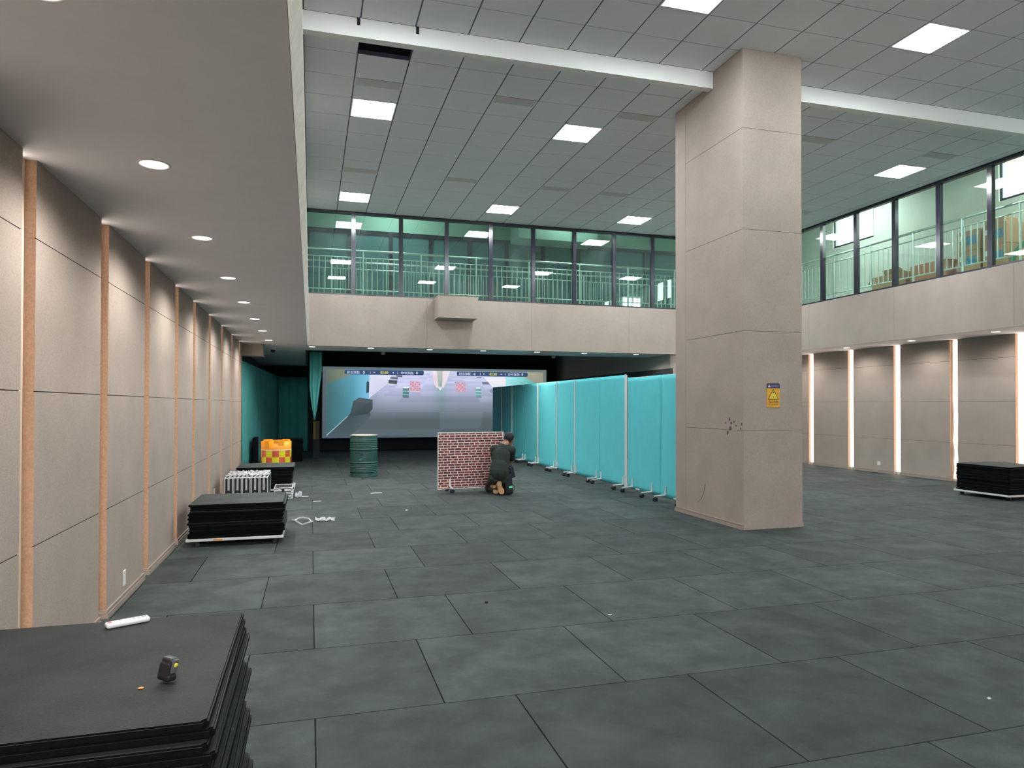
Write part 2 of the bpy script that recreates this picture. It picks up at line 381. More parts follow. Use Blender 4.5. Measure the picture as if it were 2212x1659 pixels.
POLYS=[([(0.496,2.692),(1.386,2.702),(1.352,2.516),(0.498,2.209)],[(96,106,94),(128,138,112),(128,140,118),(84,98,92)]),
([(0.498,2.209),(1.352,2.543),(1.357,1.243),(0.497,0.522)],[(64,102,104),(90,152,172),(76,132,148),(58,96,98)]),
([(1.352,2.543),(1.88,2.532),(1.86,1.732),(1.357,1.297)],[(90,152,172),(122,184,214),(114,180,216),(78,138,158)]),
([(1.877,2.532),(2.614,2.527),(2.451,2.219),(1.86,1.741)],[(205,208,228),(214,214,232),(200,200,224),(196,198,222)]),
([(1.778,2.267),(1.813,2.322),(1.867,2.277),(1.861,1.95),(1.77,1.91)],[(58,74,74)]),
([(1.181,1.15),(1.251,1.243),(1.533,1.279),(1.871,1.351),(1.925,1.17),(1.747,0.934),(1.254,0.501),(0.497,0.51)],[(62,76,82),(62,76,82),(62,76,82),(62,76,82),(78,92,100),(78,92,100),(70,86,92),(72,88,96)]),
([(1.355,1.649),(1.549,1.771),(1.98,1.697),(1.981,1.387),(1.839,1.221),(1.234,1.15)],[(68,80,84),(76,88,92),(74,86,94),(60,72,78),(56,68,74),(60,72,76)]),
([(1.355,1.649),(1.549,1.771),(1.98,1.697),(1.843,1.587)],[(76,90,94)]),
([(0.485,0.528),(1.164,1.154),(1.178,1.139),(0.506,0.51)],[(150,180,180)]),
([(2.505,2.361),(2.578,2.409),(2.838,2.407),(2.805,2.346)],[(168,172,196)]),
([(2.502,2.357),(2.805,2.35),(2.784,2.223),(2.515,2.244)],[(72,82,90)]),
([(2.424,2.214),(2.515,2.244),(2.784,2.223),(2.824,2.21),(2.497,2.192)],[(200,204,214)]),
([(2.554,2.449),(2.827,2.453),(2.809,2.397),(2.572,2.409)],[(84,92,102)]),
([(2.554,2.449),(2.59,2.483),(2.845,2.482),(2.827,2.453)],[(160,164,186)]),
([(2.741,2.525),(2.969,2.525),(2.962,2.458),(2.768,2.485)],[(88,104,108)]),
([(3.222,2.325),(3.288,2.324),(3.288,2.266),(3.222,2.268)],[(205,150,165)]),
([(3.294,2.322),(3.36,2.321),(3.36,2.263),(3.294,2.265)],[(188,140,158)]),
([(3.366,2.319),(3.432,2.318),(3.433,2.261),(3.366,2.262)],[(212,165,178)]),
([(3.438,2.316),(3.505,2.315),(3.505,2.258),(3.438,2.259)],[(196,132,148)]),
([(3.51,2.313),(3.577,2.312),(3.577,2.255),(3.51,2.256)],[(205,150,165)]),
([(3.222,2.258),(3.288,2.257),(3.289,2.2),(3.222,2.201)],[(196,132,148)]),
([(3.294,2.255),(3.36,2.254),(3.361,2.197),(3.294,2.198)],[(205,150,165)]),
([(3.366,2.252),(3.433,2.251),(3.433,2.194),(3.366,2.195)],[(188,140,158)]),
([(3.438,2.249),(3.505,2.248),(3.505,2.191),(3.438,2.192)],[(212,165,178)]),
([(3.511,2.246),(3.577,2.245),(3.578,2.188),(3.511,2.189)],[(196,132,148)]),
([(3.222,2.192),(3.289,2.191),(3.289,2.133),(3.222,2.135)],[(212,165,178)]),
([(3.294,2.189),(3.361,2.188),(3.361,2.13),(3.294,2.132)],[(196,132,148)]),
([(3.366,2.186),(3.433,2.185),(3.433,2.127),(3.366,2.129)],[(205,150,165)]),
([(3.438,2.183),(3.505,2.182),(3.505,2.124),(3.439,2.125)],[(188,140,158)]),
([(3.511,2.18),(3.578,2.179),(3.578,2.121),(3.511,2.122)],[(212,165,178)]),
([(3.222,2.125),(3.289,2.124),(3.289,2.067),(3.223,2.068)],[(188,140,158)]),
([(3.294,2.122),(3.361,2.121),(3.361,2.064),(3.294,2.065)],[(212,165,178)]),
([(3.366,2.119),(3.433,2.118),(3.433,2.061),(3.367,2.062)],[(196,132,148)]),
([(3.439,2.116),(3.505,2.115),(3.505,2.057),(3.439,2.059)],[(205,150,165)]),
([(3.511,2.113),(3.578,2.112),(3.578,2.054),(3.511,2.056)],[(188,140,158)]),
([(3.223,2.059),(3.289,2.058),(3.289,2.0),(3.223,2.002)],[(205,150,165)]),
([(3.295,2.056),(3.361,2.055),(3.361,1.997),(3.295,1.999)],[(188,140,158)]),
([(3.367,2.053),(3.433,2.051),(3.433,1.994),(3.367,1.995)],[(212,165,178)]),
([(3.439,2.05),(3.506,2.048),(3.506,1.991),(3.439,1.992)],[(196,132,148)]),
([(3.511,2.046),(3.578,2.045),(3.578,1.988),(3.511,1.989)],[(205,150,165)]),
([(3.219,2.0),(3.584,1.98),(3.58,1.969),(3.228,1.985)],[(220,214,226)]),
([(2.978,2.109),(3.191,2.11),(3.177,1.756),(2.975,1.763)],[(96,136,138),(88,128,130),(80,120,122),(90,128,130)]),
([(2.978,2.109),(3.026,2.127),(3.145,2.128),(3.191,2.11),(3.145,2.084),(3.026,2.087)],[(214,220,230)]),
([(2.978,1.995),(3.188,1.996),(3.186,1.978),(2.978,1.976)],[(160,196,200)]),
([(2.979,1.88),(3.188,1.882),(3.186,1.863),(2.979,1.862)],[(160,196,200)]),
([(3.989,2.687),(4.6,2.696),(4.495,2.383),(4.382,2.116),(4.121,2.114),(4.001,2.39)],[(226,214,226),(226,214,226),(214,196,208),(214,204,212),(220,210,220),(210,192,204)]),
([(4.145,2.689),(4.341,2.692),(4.325,2.152),(4.199,2.151)],[(176,186,178),(176,186,178),(150,160,150),(150,160,150)]),
([(4.242,2.449),(4.263,2.449),(4.26,2.126),(4.247,2.126)],[(130,195,225)]),
([(4.186,2.108),(4.328,2.109),(4.256,2.018)],[(205,225,235)]),
([(4.792,2.299),(4.856,2.302),(4.859,2.244),(4.795,2.241)],[(205,152,168)]),
([(4.861,2.3),(4.925,2.303),(4.927,2.244),(4.863,2.241)],[(190,142,158)]),
([(4.929,2.301),(4.994,2.304),(4.996,2.245),(4.932,2.242)],[(212,166,178)]),
([(4.998,2.302),(5.062,2.304),(5.065,2.246),(5.0,2.243)],[(198,140,154)]),
([(5.067,2.302),(5.131,2.305),(5.134,2.246),(5.069,2.244)],[(205,152,168)]),
([(4.797,2.234),(4.861,2.237),(4.863,2.179),(4.799,2.176)],[(198,140,154)]),
([(4.865,2.235),(4.929,2.238),(4.932,2.179),(4.868,2.176)],[(205,152,168)]),
([(4.934,2.236),(4.998,2.238),(5.0,2.18),(4.936,2.177)],[(190,142,158)]),
([(5.003,2.236),(5.067,2.239),(5.069,2.18),(5.005,2.178)],[(212,166,178)]),
([(5.071,2.237),(5.136,2.24),(5.138,2.181),(5.074,2.178)],[(198,140,154)]),
([(4.801,2.169),(4.865,2.172),(4.868,2.113),(4.804,2.111)],[(212,166,178)]),
([(4.87,2.17),(4.934,2.173),(4.936,2.114),(4.872,2.111)],[(198,140,154)]),
([(4.938,2.171),(5.003,2.173),(5.005,2.115),(4.941,2.112)],[(205,152,168)]),
([(5.007,2.171),(5.072,2.174),(5.074,2.115),(5.01,2.112)],[(190,142,158)]),
([(5.076,2.172),(5.14,2.174),(5.143,2.116),(5.078,2.113)],[(212,166,178)]),
([(4.806,2.104),(4.87,2.107),(4.872,2.048),(4.808,2.046)],[(190,142,158)]),
([(4.874,2.105),(4.939,2.107),(4.941,2.049),(4.877,2.046)],[(212,166,178)]),
([(4.943,2.105),(5.007,2.108),(5.01,2.049),(4.945,2.047)],[(198,140,154)]),
([(5.012,2.106),(5.076,2.109),(5.078,2.05),(5.014,2.047)],[(205,152,168)]),
([(5.081,2.106),(5.145,2.109),(5.147,2.05),(5.083,2.048)],[(190,142,158)]),
([(4.811,2.039),(4.875,2.042),(4.877,1.983),(4.813,1.981)],[(205,152,168)]),
([(4.879,2.04),(4.943,2.042),(4.946,1.984),(4.881,1.981)],[(190,142,158)]),
([(4.948,2.04),(5.012,2.043),(5.014,1.984),(4.95,1.982)],[(212,166,178)]),
([(5.016,2.041),(5.081,2.043),(5.083,1.985),(5.019,1.982)],[(198,140,154)]),
([(5.085,2.041),(5.15,2.044),(5.152,1.985),(5.087,1.982)],[(205,152,168)]),
([(4.755,2.314),(4.803,2.315),(4.803,2.282),(4.768,2.277)],[(120,112,130)]),
([(5.489,2.114),(5.691,2.116),(5.701,1.776),(5.505,1.769)],[(120,168,168),(110,158,158),(96,140,142),(104,148,150)]),
([(5.489,2.114),(5.534,2.136),(5.646,2.137),(5.691,2.116),(5.646,2.094),(5.534,2.093)],[(215,232,238)]),
([(5.494,2.0),(5.696,2.002),(5.696,1.982),(5.494,1.981)],[(170,212,216)]),
([(5.494,1.891),(5.696,1.892),(5.696,1.873),(5.494,1.871)],[(170,212,216)]),
([(5.725,2.303),(5.747,2.353),(5.984,2.365),(6.03,2.339),(6.025,2.246),(5.754,2.244)],[(108,120,132)]),
([(5.724,2.346),(5.984,2.371),(6.03,2.339),(5.747,2.325)],[(190,194,214)]),
([(5.533,2.508),(5.713,2.511),(5.695,2.467),(5.537,2.465)],[(120,134,140)]),
([(5.781,2.501),(6.582,2.511),(6.583,2.163),(6.133,2.119)],[(220,222,232),(222,222,230),(222,220,226),(212,214,226)]),
([(5.985,2.041),(6.11,2.097),(6.11,1.921),(6.031,1.965)],[(130,140,160)]),
([(6.578,2.511),(7.261,2.519),(7.719,2.307),(7.719,2.245),(6.578,2.145)],[(160,218,228),(120,196,190),(84,150,152),(84,150,152),(150,212,220)]),
([(7.249,2.687),(7.974,2.688),(7.975,2.157),(7.719,2.307),(7.226,2.526)],[(160,160,136),(148,148,128),(138,140,122),(140,142,124),(160,160,138)])]
BARS=[[(1.061,2.683),(3.69,2.69),(3.683,2.534),(1.062,2.528)],[(4.831,2.678),(7.394,2.68),(7.394,2.528),(4.832,2.53)]]
TXT=[('射击弹数:', 1.14, 1.572, 2.601, 0.097, (205, 214, 235)), ('0', 1.659, 1.716, 2.605, 0.08, (240, 245, 250)), ('|', 1.889, 1.902, 2.601, 0.08, (205, 214, 235)), ('02:20', 2.233, 2.486, 2.608, 0.084, (250, 240, 40)), ('|', 2.797, 2.81, 2.607, 0.081, (205, 214, 235)), ('命中弹数:', 2.905, 3.346, 2.603, 0.099, (205, 214, 235)), ('0', 3.426, 3.483, 2.607, 0.081, (240, 245, 250)), ('射击弹数:', 4.909, 5.342, 2.601, 0.096, (205, 214, 235)), ('0', 5.43, 5.486, 2.603, 0.079, (240, 245, 250)), ('|', 5.654, 5.668, 2.602, 0.079, (205, 214, 235)), ('02:20', 5.995, 6.257, 2.605, 0.084, (250, 240, 40)), ('|', 6.552, 6.566, 2.606, 0.08, (205, 214, 235)), ('命中弹数:', 6.658, 7.103, 2.603, 0.098, (205, 214, 235)), ('0', 7.165, 7.221, 2.607, 0.08, (240, 245, 250))]
TRIS=[[(2.011,2.634),(2.061,2.609),(2.011,2.583)],[(2.675,2.633),(2.624,2.606),(2.675,2.581)],[(5.778,2.628),(5.828,2.605),(5.778,2.58)],[(6.435,2.631),(6.385,2.606),(6.435,2.582)]]

# ================================================================ SETTING
# ---- floor: 1.011 x 1 m rubber tiles in staggered rows, dark joints
mb = MB(); tones = []; rnd = random.Random(3)
k = -12
while 3.512 + k < 24.4:
    y0 = 3.512 + k; off = .662 if (k % 2 == 0) else .027
    x = off - 1.011*14
    while x < 16:
        a, b, c, d = max(x+.004, -1.9), min(x+1.007, 13), max(y0+.004, YREAR-.4), min(y0+.996, 24.3)
        if b > a+.01 and d > c+.01:
            mb.box(a, b, c, d, -.03, 0); t = rnd.uniform(.80, 1.20); tones += [t]*6
        x += 1.011
    k += 1
nt_ = len(mb.f)
mb.box(-1.95, 13.05, YREAR-.45, 24.35, -.08, -.012, 1); tones += [1.0]*6
fl = struct(mb.build('floor', [m_floor, m_joint], fix=False))
at = fl.data.attributes.new('tone', 'FLOAT', 'FACE'); at.data.foreach_set('value', tones)

# ---- felt wall with vertical slots (left and right)
def slot_wall(name, base_name, x, s, slots_lo, slots_hi, y_a, y_b, z_top, joints):
    """front plane at x; s=+1: room on +x side (left wall), -1: room on -x side (right wall)"""
    d = .055; mb = MB()
    xb = x - s*d
    def bx(xa, xb_, *r, **kw): mb.box(min(xa, xb_), max(xa, xb_), *r, **kw)
    bx(xb, xb - s*.15, y_a, y_b, 0, z_top, mi=2)
    edges = [y_a] + [v for p in zip(slots_lo, slots_hi) for v in p] + [y_b]
    zs = [0] + joints + [z_top]
    for i in range(0, len(edges), 2):
        a, b = edges[i], edges[i+1]
        if b - a < .02: continue
        bx(xb, x - s*.006, a+.001, b-.001, 0, z_top, mi=[3,3,1,1,3,3])
        for za, zb in zip(zs[:-1], zs[1:]):
            bx(xb + s*.002, x, a, b, za + (.0025 if za else 0), zb - (.0025 if zb < z_top else 0), mi=[3,3,1,1,0,0])
    o = struct(mb.build(name, [m_felt, m_edge, m_slot, m_gap]))
    bb = MB()
    for i in range(0, len(edges), 2):
        a, b = edges[i], edges[i+1]
        for t, za, zb in ((.016, 0, .035), (.010, .037, .052), (.013, .054, .062)):
            bb.box(min(x, x+s*t), max(x, x+s*t), a-.004, b+.004, za, zb)
            for e in ((a-.004-t*.4, a-.0005), (b+.0005, b+.004+t*.4)):
                bb.box(min(xb+s*.004, x+s*t), max(xb+s*.004, x+s*t), e[0], e[1], za, zb)
    struct(bb.build(base_name, m_base))
    return o
SL = [4.005 - 1.367*i for i in range(8, 0, -1)] + [4.005, 5.37, 6.687, 8.086, 9.255, 10.618, 12.019, 13.524, 14.87]
SL = [v for v in SL if v > YREAR+.4]
wl = slot_wall('wall_left', 'baseboard_left', XW, 1, SL, [v+.185 for v in SL], YREAR, 15.46, ZS, [.776, 1.587, 2.39])
SRh = [15.205, 13.833, 12.463, 11.051, 9.685] + [9.685 - 1.375*i for i in range(1, 12)]
SRh = sorted(v for v in SRh if v > YREAR+.5)
SRl = [v-.178 for v in SRh]
slot_wall('wall_right', 'baseboard_right', XR, -1, SRl, SRh, YREAR, 15.6, ZSR, [.78, 1.608, 2.424])
# light strips standing in the slots
def led(y0, y1, x, s, z1): return MB().box(min(x, x+s*.006), max(x, x+s*.006), y0, y1, .06, z1)
for v in SL:
    c = v + .0925
    o = led(c-.035, c+.035, XW-.054, 1, ZS-.01).build('light_strip', m_led_l, wl)
vis = [v for v in SRh if v > 9]
names_ = {15.205: 'lit vertical light strip in the right wall just past the column edge', 13.833: 'lit vertical light strip in right wall, left of the square wall socket',
          12.463: 'lit vertical light strip in right wall, right of the square wall socket', 11.051: 'lit wavy vertical light strip behind left end of the right-hand mat stack',
          9.685: 'lit vertical light strip rising behind the right-hand mat stack at picture edge'}
for v in SRh:
    c = v - .089
    if v == 11.051:      # this strip hangs loose and twists along its lower half
        mb = MB(); vs = []; fs = []; nn = 60
        for i in range(nn+1):
            z = .06 + (ZSR-.08)*i/nn; t = max(0, 1 - z/1.9); ph = z*7.6
            wv = .05*(1-.85*t*abs(math.sin(ph))); dx = .012 + .010*t*math.sin(ph); sh = .018*t*math.cos(ph*1.0)
            vs += [(XR+.054-dx, c-wv+sh, z), (XR+.054-dx-.008*t*math.sin(ph*.5), c+wv+sh, z)]
        vs += [(p[0]+.004, p[1], p[2]) for p in vs]; m0 = 2*(nn+1)
        for i in range(nn):
            a = 2*i; fs += [(a, a+1, a+3, a+2), (m0+a+2, m0+a+3, m0+a+1, m0+a), (a, a+2, m0+a+2, m0+a), (a+1, m0+a+1, m0+a+3, a+3)]
        o = mb.add(vs, fs).build('light_strip', m_led)
    else:
        o = led(c-.078, c+.078, XR+.054, -1, ZSR-.01).build('light_strip', m_led)
    if v in names_: tag(o, names_[v], 'light strip', 'light strips of the right wall')
    else: tag(o, 'lit vertical light strip of the right wall outside the picture', 'light strip', 'light strips of the right wall')

# ---- soffits
mb = MB(); mb.box(XW-.25, XE, YREAR, 24.2, ZS, ZS+.12)
struct(mb.build('ceiling_left', m_soff))
mb = MB(); mb.box(XE+.001, XF+.1, YG+.03, 17.0, ZS, ZS+.12); mb.box(XE+.001, XR, 16.95, 17.0, ZS, 3.62)
struct(mb.build('ceiling_back', m_soff))
mb = MB(); mb.box(XF+.02, XR+.22, YREAR, 15.7, ZSR, ZSR+.1)
struct(mb.build('ceiling_right', m_soff))
mb = MB(); mb.prism([(XE+.002, ZS+.002), (-.036, ZS+.104), (-.036, ZS+.16), (-.13, ZS+.16), (-.13, ZS+.013), (XE+.002, ZS+.013)], 'y', YREAR, YG)
struct(mb.build('trim_1', [m_trimw, m_edge]))
struct(MB().box(-.28, -.13, YREAR, YG+.1, ZS+.121, 6.0).build('wall_gallery_left', m_felt))

# ---- back gallery front (felt) with upright joints, right gallery front
mb = MB(); ed = [XE, 2.48, 4.979, 7.48, 9.98, XF+.02]
for a, b in zip(ed[:-1], ed[1:]): mb.box(a+.0025, b-.0025, YG, YG+.03, ZS-.004, ZL)
mb.box(XE, XF+.05, YG+.004, YG+.16, ZS+.005, ZL-.002, 1)
struct(mb.build('wall_back', [m_felt, m_gap]))
mb = MB(); e0 = [13.84-2.497*i for i in range(0, 10)]
e1 = [YG] + [v for v in e0 if v > YREAR] + [YREAR]
for a, b in zip(e1[:-1], e1[1:]): mb.box(XF, XF+.03, b+.0025, a-.0025, ZSR-.004, ZL)
mb.box(XF+.004, XF+.16, YREAR, YG, ZSR+.002, ZL-.002, 1)
struct(mb.build('wall_gallery_right', [m_felt, m_gap]))
# felt lower wall right of the stage, rear wall behind the viewpoint
struct(MB().box(8.72, XR+.2, 15.62, 15.75, 0, ZS).build('wall_back_lower', m_felt))
mb = MB(); mb.box(-1.7, 14.2, YREAR-.2, YREAR, 0, 3.7); mb.box(-1.7, 14.2, YREAR-.2, YREAR, 5.6, 7); mb.box(-1.7, .3, YREAR-.2, YREAR, 3.7, 5.6); mb.box(10.9, 14.2, YREAR-.2, YREAR, 3.7, 5.6)
struct(mb.build('wall_rear', m_felt))
mb = MB(); mb.box(.3, 10.9, YREAR-.15, YREAR-.05, 3.7, 3.78); mb.box(.3, 10.9, YREAR-.15, YREAR-.05, 5.52, 5.6)
for i in range(9): mb.box(.3+1.3125*i, .4+1.3125*i, YREAR-.15, YREAR-.05, 3.7, 5.6)
o = struct(mb.build('window_8', m_frame)); MB().box(.3, 10.9, YREAR-.19, YREAR-.17, 3.7, 5.6).build('daylight_pane', m_rearfill, o)  # unseen windows added on the rear wall as frontal fill light

# ---- ceiling tiles with grid, step between the two heights, one tile missing
lamps_lo = [(0, -1), (5, -1), (10, -1), (15, -1), (0, 6), (5, 6), (10, 6), (15, 6)]
vents_lo = [(0, -2), (3, -2), (6, -2), (11, -2), (15, -2), (0, 4-.35), (3, 3.65), (6, 3.65), (8, 3.65), (15, 3.65)]
ventcells = {(0,-2),(3,-2),(6,-2),(11,-2),(15,-2)} | {(c, 3) for c in ()}
mb = MB(); TH = .02
def tile(a, b, c, d, z, e=.009, f=.0055):
    a, b, c, d = a+e, b-e, c+f, d-f
    if b-a > .02 and d-c > .02: mb.box(a, b, c, d, z, z+TH)
VH = .21
for i in range(-1, 18):
    xa, xb = TX0+TX*i, TX0+TX*(i+1)
    xa, xb = max(xa, -.15), min(xb, XF-.004)
    for j in range(-4, 9):
        ya, yb = TY0+TX*j, TY0+TX*(j+1)
        ya, yb = max(ya, 8.14), min(yb, YG)
        if yb <= ya or (i, j) in lamps_lo or (i == 0 and j == -4): continue
        if (i, j) in ((0,-2),(3,-2),(6,-2),(11,-2),(15,-2)): ya += VH
        if j == 3 and i in (0, 3, 6, 8, 15): yb -= .0
        if j == 4 and i in (0, 3, 6, 8, 15): pass
        if xa < 5.92 and xb > 5.072 and ya < 8.99 and yb > 7.37:      # trimmed round the column
            y9 = min(yb-.0055, 8.999)
            if xa < 5.072: mb.box(xa+.009, 5.068, ya+.0055, y9, ZC, ZC+TH)
            if xb > 5.92: mb.box(5.926, xb-.009, ya+.0055, y9, ZC, ZC+TH)
            if yb > 9.01: mb.box(xa+.009, xb-.009, 8.999, yb-.0055, ZC, ZC+TH)
            continue
        if j == 3 and i in (0, 3, 6, 8, 15):
            tile(xa, xb, ya, yb-VH, ZC) if False else None
            tile(xa, xb, ya, 12.69, ZC); continue
        if j == 4 and i in (0, 3, 6, 8, 15): tile(xa, xb, 12.90, yb, ZC); continue
        tile(xa, xb, ya, yb, ZC)
rows_n = [8.005 - .0] + [7.43 - .588*q for q in range(0, 27)]
lamps_hi = [(c, r) for c in (0, 5, 10, 15) for r in (2, 23) if (c, r) != (15, 2)]
for i in range(-1, 18):
    xa, xb = max(TX0+TX*i, -.15), min(TX0+TX*(i+1), XF-.004)
    for r in range(len(rows_n)-1):
        yb, ya = rows_n[r], max(rows_n[r+1], YREAR)
        if (i, r) in lamps_hi or yb <= ya: continue
        if xa < 5.92 and xb > 5.072 and yb > 7.366:
            y9 = max(ya+.0055, 7.362)
            if xa < 5.072: mb.box(xa+.009, 5.068, y9, yb-.0055, ZN, ZN+TH)
            if xb > 5.92: mb.box(5.926, xb-.009, y9, yb-.0055, ZN, ZN+TH)
            if ya < 7.35: mb.box(xa+.009, xb-.009, ya+.0055, 7.362, ZN, ZN+TH)
            continue
        tile(xa, xb, ya, yb, ZN)
g = .006
for x0_, x1_, y0_, y1_, z in ((-.2, TX0, 8.15, YG+.1, ZC), (TX0+TX, XF+.05, 8.15, YG+.1, ZC), (TX0, TX0+TX, TY0-3*TX, YG+.1, ZC), (-.2, XF+.05, YREAR, 8.02, ZN)):
    mb.box(x0_, x1_, y0_, y1_, z+g, z+g+.05, 1)
mb.box(TX0-.3, TX0+TX+.3, 8.0, TY0-3*TX+.3, ZC+.6, ZC+.65, 2)
for a, b, c, d in ((TX0-.04, TX0-.005, 8.0, 8.6), (TX0+TX+.005, TX0+TX+.04, 8.0, 8.6), (TX0-.04, TX0+TX+.04, 8.53, 8.57)):
    mb.box(a, b, c, d, ZC+.07, ZC+.62, 2)
struct(mb.build('ceiling', [m_tile, m_tbar, m_void], fix=False))
for a, b in ((-.148, 5.068), (5.925, XF-.002)):
    mb = MB(); mb.box(a, b, 8.008, 8.022, 5.70, ZN); mb.box(a, b, 8.008, 8.12, 5.69, 5.70); mb.box(a, b, 8.12, 8.135, 5.70, ZC+.02)
    struct(mb.build('trim_2', m_fascia))

# ---- column
mb = MB(); cx0, cx1, cy0, cy1 = 5.072, 5.923, 7.366, 8.996
zz = [0, 1.2136, 2.435, 3.684, 4.932, 5.95]
for a, b in zip(zz[:-1], zz[1:]): mb.box(cx0, cx1, cy0, cy1, a+(.0025 if a else 0), b-.0025)
mb.box(cx0+.005, cx1-.005, cy0+.005, cy1-.005, 0, 5.94, 1)
# corner return strip on the left face
mb.box(cx0-.0025, cx0, 8.72, cy1, .065, 5.74)
colm = struct(mb.build('column', [m_felt, m_gap]))
mb = MB()
for t, za, zb in ((.016, 0, .035), (.010, .037, .052), (.013, .054, .062)):
    mb.box(cx0-t, cx0, cy0+.01, cy1+t, za, zb); mb.box(cx1, cx1+t, cy0-.001, cy1, za, zb)
struct(mb.build('baseboard_column', m_base, colm))
# soot smudges and a scratch on the felt
def smudge(px, py, pz, r, n=9, seed=0):
    q = random.Random(seed); return [(py + r*(.6+.6*q.random())*math.cos(6.283*i/n), pz + r*(.6+.6*q.random())*math.sin(6.283*i/n)) for i in range(n)]
mb = MB()
for i, (y, z, r) in enumerate(((7.62, 1.30, .020), (7.66, 1.345, .024), (7.56, 1.315, .016), (7.64, 1.235, .030), (7.70, 1.175, .026), (7.52, 1.265, .014), (7.74, 1.30, .014), (7.40, 1.29, .020), (7.42, 1.235, .015))):
    mb.prism(smudge(0, y, z, r, seed=i), 'x', cx0-.0008, cx0+.001)
pts = [(8.42, .20), (8.33, .25), (8.27, .33), (8.235, .42), (8.22, .47)]
for a, b in zip(pts[:-1], pts[1:]):
    mb.prism([(a[0]-.005, a[1]), (a[0]+.005, a[1]), (b[0]+.005, b[1]), (b[0]-.005, b[1])], 'x', cx0-.0008, cx0+.001)
mb.build('soot_marks', m_stain, colm)

# ---- gallery glazing
def glazing(name, axis, pos, a, b, mull, z0, z1, gm):
    """frame with uprights, one sheet of glass; axis 'x': runs along x at y=pos, 'y': along y at x=pos"""
    mb = MB()
    def bx(u0, u1, d0, d1, za, zb):
        if axis == 'x': mb.box(u0, u1, pos+d0, pos+d1, za, zb)
        else: mb.box(pos+d0, pos+d1, u0, u1, za, zb)
    bx(a, b, .0, .09, z1-.055, z1); bx(a, b, .0, .09, z0, z0+.035)
    for c in mull: bx(c-.045, c+.045, .004, .086, z0+.035, z1-.055)
    o = struct(mb.build(name, m_frame))
    g_ = MB(); d = pos+.05
    if axis == 'x': g_.add([(a, d, z0+.02), (b, d, z0+.02), (b, d, z1-.02), (a, d, z1-.02)], [(0,1,2,3)])
    else: g_.add([(d, a, z0+.02), (d, b, z0+.02), (d, b, z1-.02), (d, a, z1-.02)], [(0,1,2,3)])
    g_.build('glass_pane', gm, o, fix=False)
    return o
glazing('window_1', 'x', YG+.02, -.15, XF+.1, [-.155+1.0365*i for i in range(0, 12)], ZL, ZC, m_glass)
glazing('window_2', 'y', XF+.02, YREAR, YG+.02, [9.295+1.0375*i for i in range(-16, 7)], ZL, ZC, m_glass_r)

# ---- galleries behind the glass
mb = MB(); mb.box(-1.5, 14.1, YG+.17, 18.1, ZL-.12, ZL-.02); struct(mb.build('floor_gallery_back', m_pale))
mb = MB(); mb.box(-1.5, 14.1, 18.0, 18.15, 5.97, 7.0); mb.box(-1.5, 14.1, 18.0, 18.15, ZL-.1, ZL+.05)
mb.box(-1.6, -1.5, YG+.1, 18.1, ZL-.1, 7.0)
struct(mb.build('wall_gallery_back', m_green))
mb = MB(); mb.box(5.15, 7.35, 17.2, 17.98, 5.86, 6.6); struct(mb.build('trim_3', m_green))
mb = MB(); mb.box(-1.5, 14.0, 18.02, 18.1, 5.88, 5.97)
for c in [1.96-1.035*3+1.035*i for i in range(0, 15)]: mb.box(c-.05, c+.05, 18.02, 18.1, ZL+.05, 5.88)
wb = struct(mb.build('window_3', m_frame))
MB().box(-1.5, 14.0, 18.06, 18.075, ZL+.05, 5.88).build('glass_pane', m_darkglass, wb)
struct(MB().box(-1.6, 14.2, YG+.12, 18.2, 7.0, 7.1).build('ceiling_gallery_back', m_pale))
struct(MB().box(XF+.17, 14.1, YREAR, YG+.16, ZL-.12, ZL-.02).build('floor_gallery_right', m_pale))
mb = MB()
wins = [(14.66, 16.12, 5.90, 6.80), (9.55, 11.25, 5.85, 6.80), (4.6, 6.0, 5.85, 6.8), (-1.0, .6, 5.85, 6.8)]
ys = YREAR
for (a, b, c, d) in sorted(wins):
    mb.box(14.0, 14.2, ys, a, ZL-.1, 7.0); mb.box(14.0, 14.2, a, b, ZL-.1, c); mb.box(14.0, 14.2, a, b, d, 7.0); ys = b
mb.box(14.0, 14.2, ys, 18.15, ZL-.1, 7.0)
struct(mb.build('wall_gallery_far', m_pale))
struct(MB().box(XF+.1, 14.2, YREAR, YG+.12, 7.0, 7.1).build('ceiling_gallery_right', m_pale))
for i, (a, b, c, d) in enumerate(wins):
    mb = MB()
    for q in ((a, a+.06, c, d), (b-.06, b, c, d), (a, b, c, c+.06), (a, b, d-.06, d), ((a+b)/2-.02, (a+b)/2+.02, c, d)): mb.box(14.04, 14.12, *q)
    o = struct(mb.build('window_%d' % (4+i), m_frame))
    MB().box(14.125, 14.14, a, b, c, d).build('daylight_pane', m_day, o)
# doorway lit from behind at the end of the back gallery
mb = MB(); mb.box(8.42, 8.47, 17.99, 18.02, ZL, 4.62); mb.box(9.0, 9.05, 17.99, 18.02, ZL, 4.62); mb.box(8.42, 9.05, 17.99, 18.02, 4.57, 4.62); mb.box(8.72, 8.75, 17.99, 18.02, ZL, 4.57)
o = struct(mb.build('door_1', m_alup)); MB().box(8.47, 9.0, 18.0, 18.015, ZL, 4.57).build('daylight_pane', m_day, o)

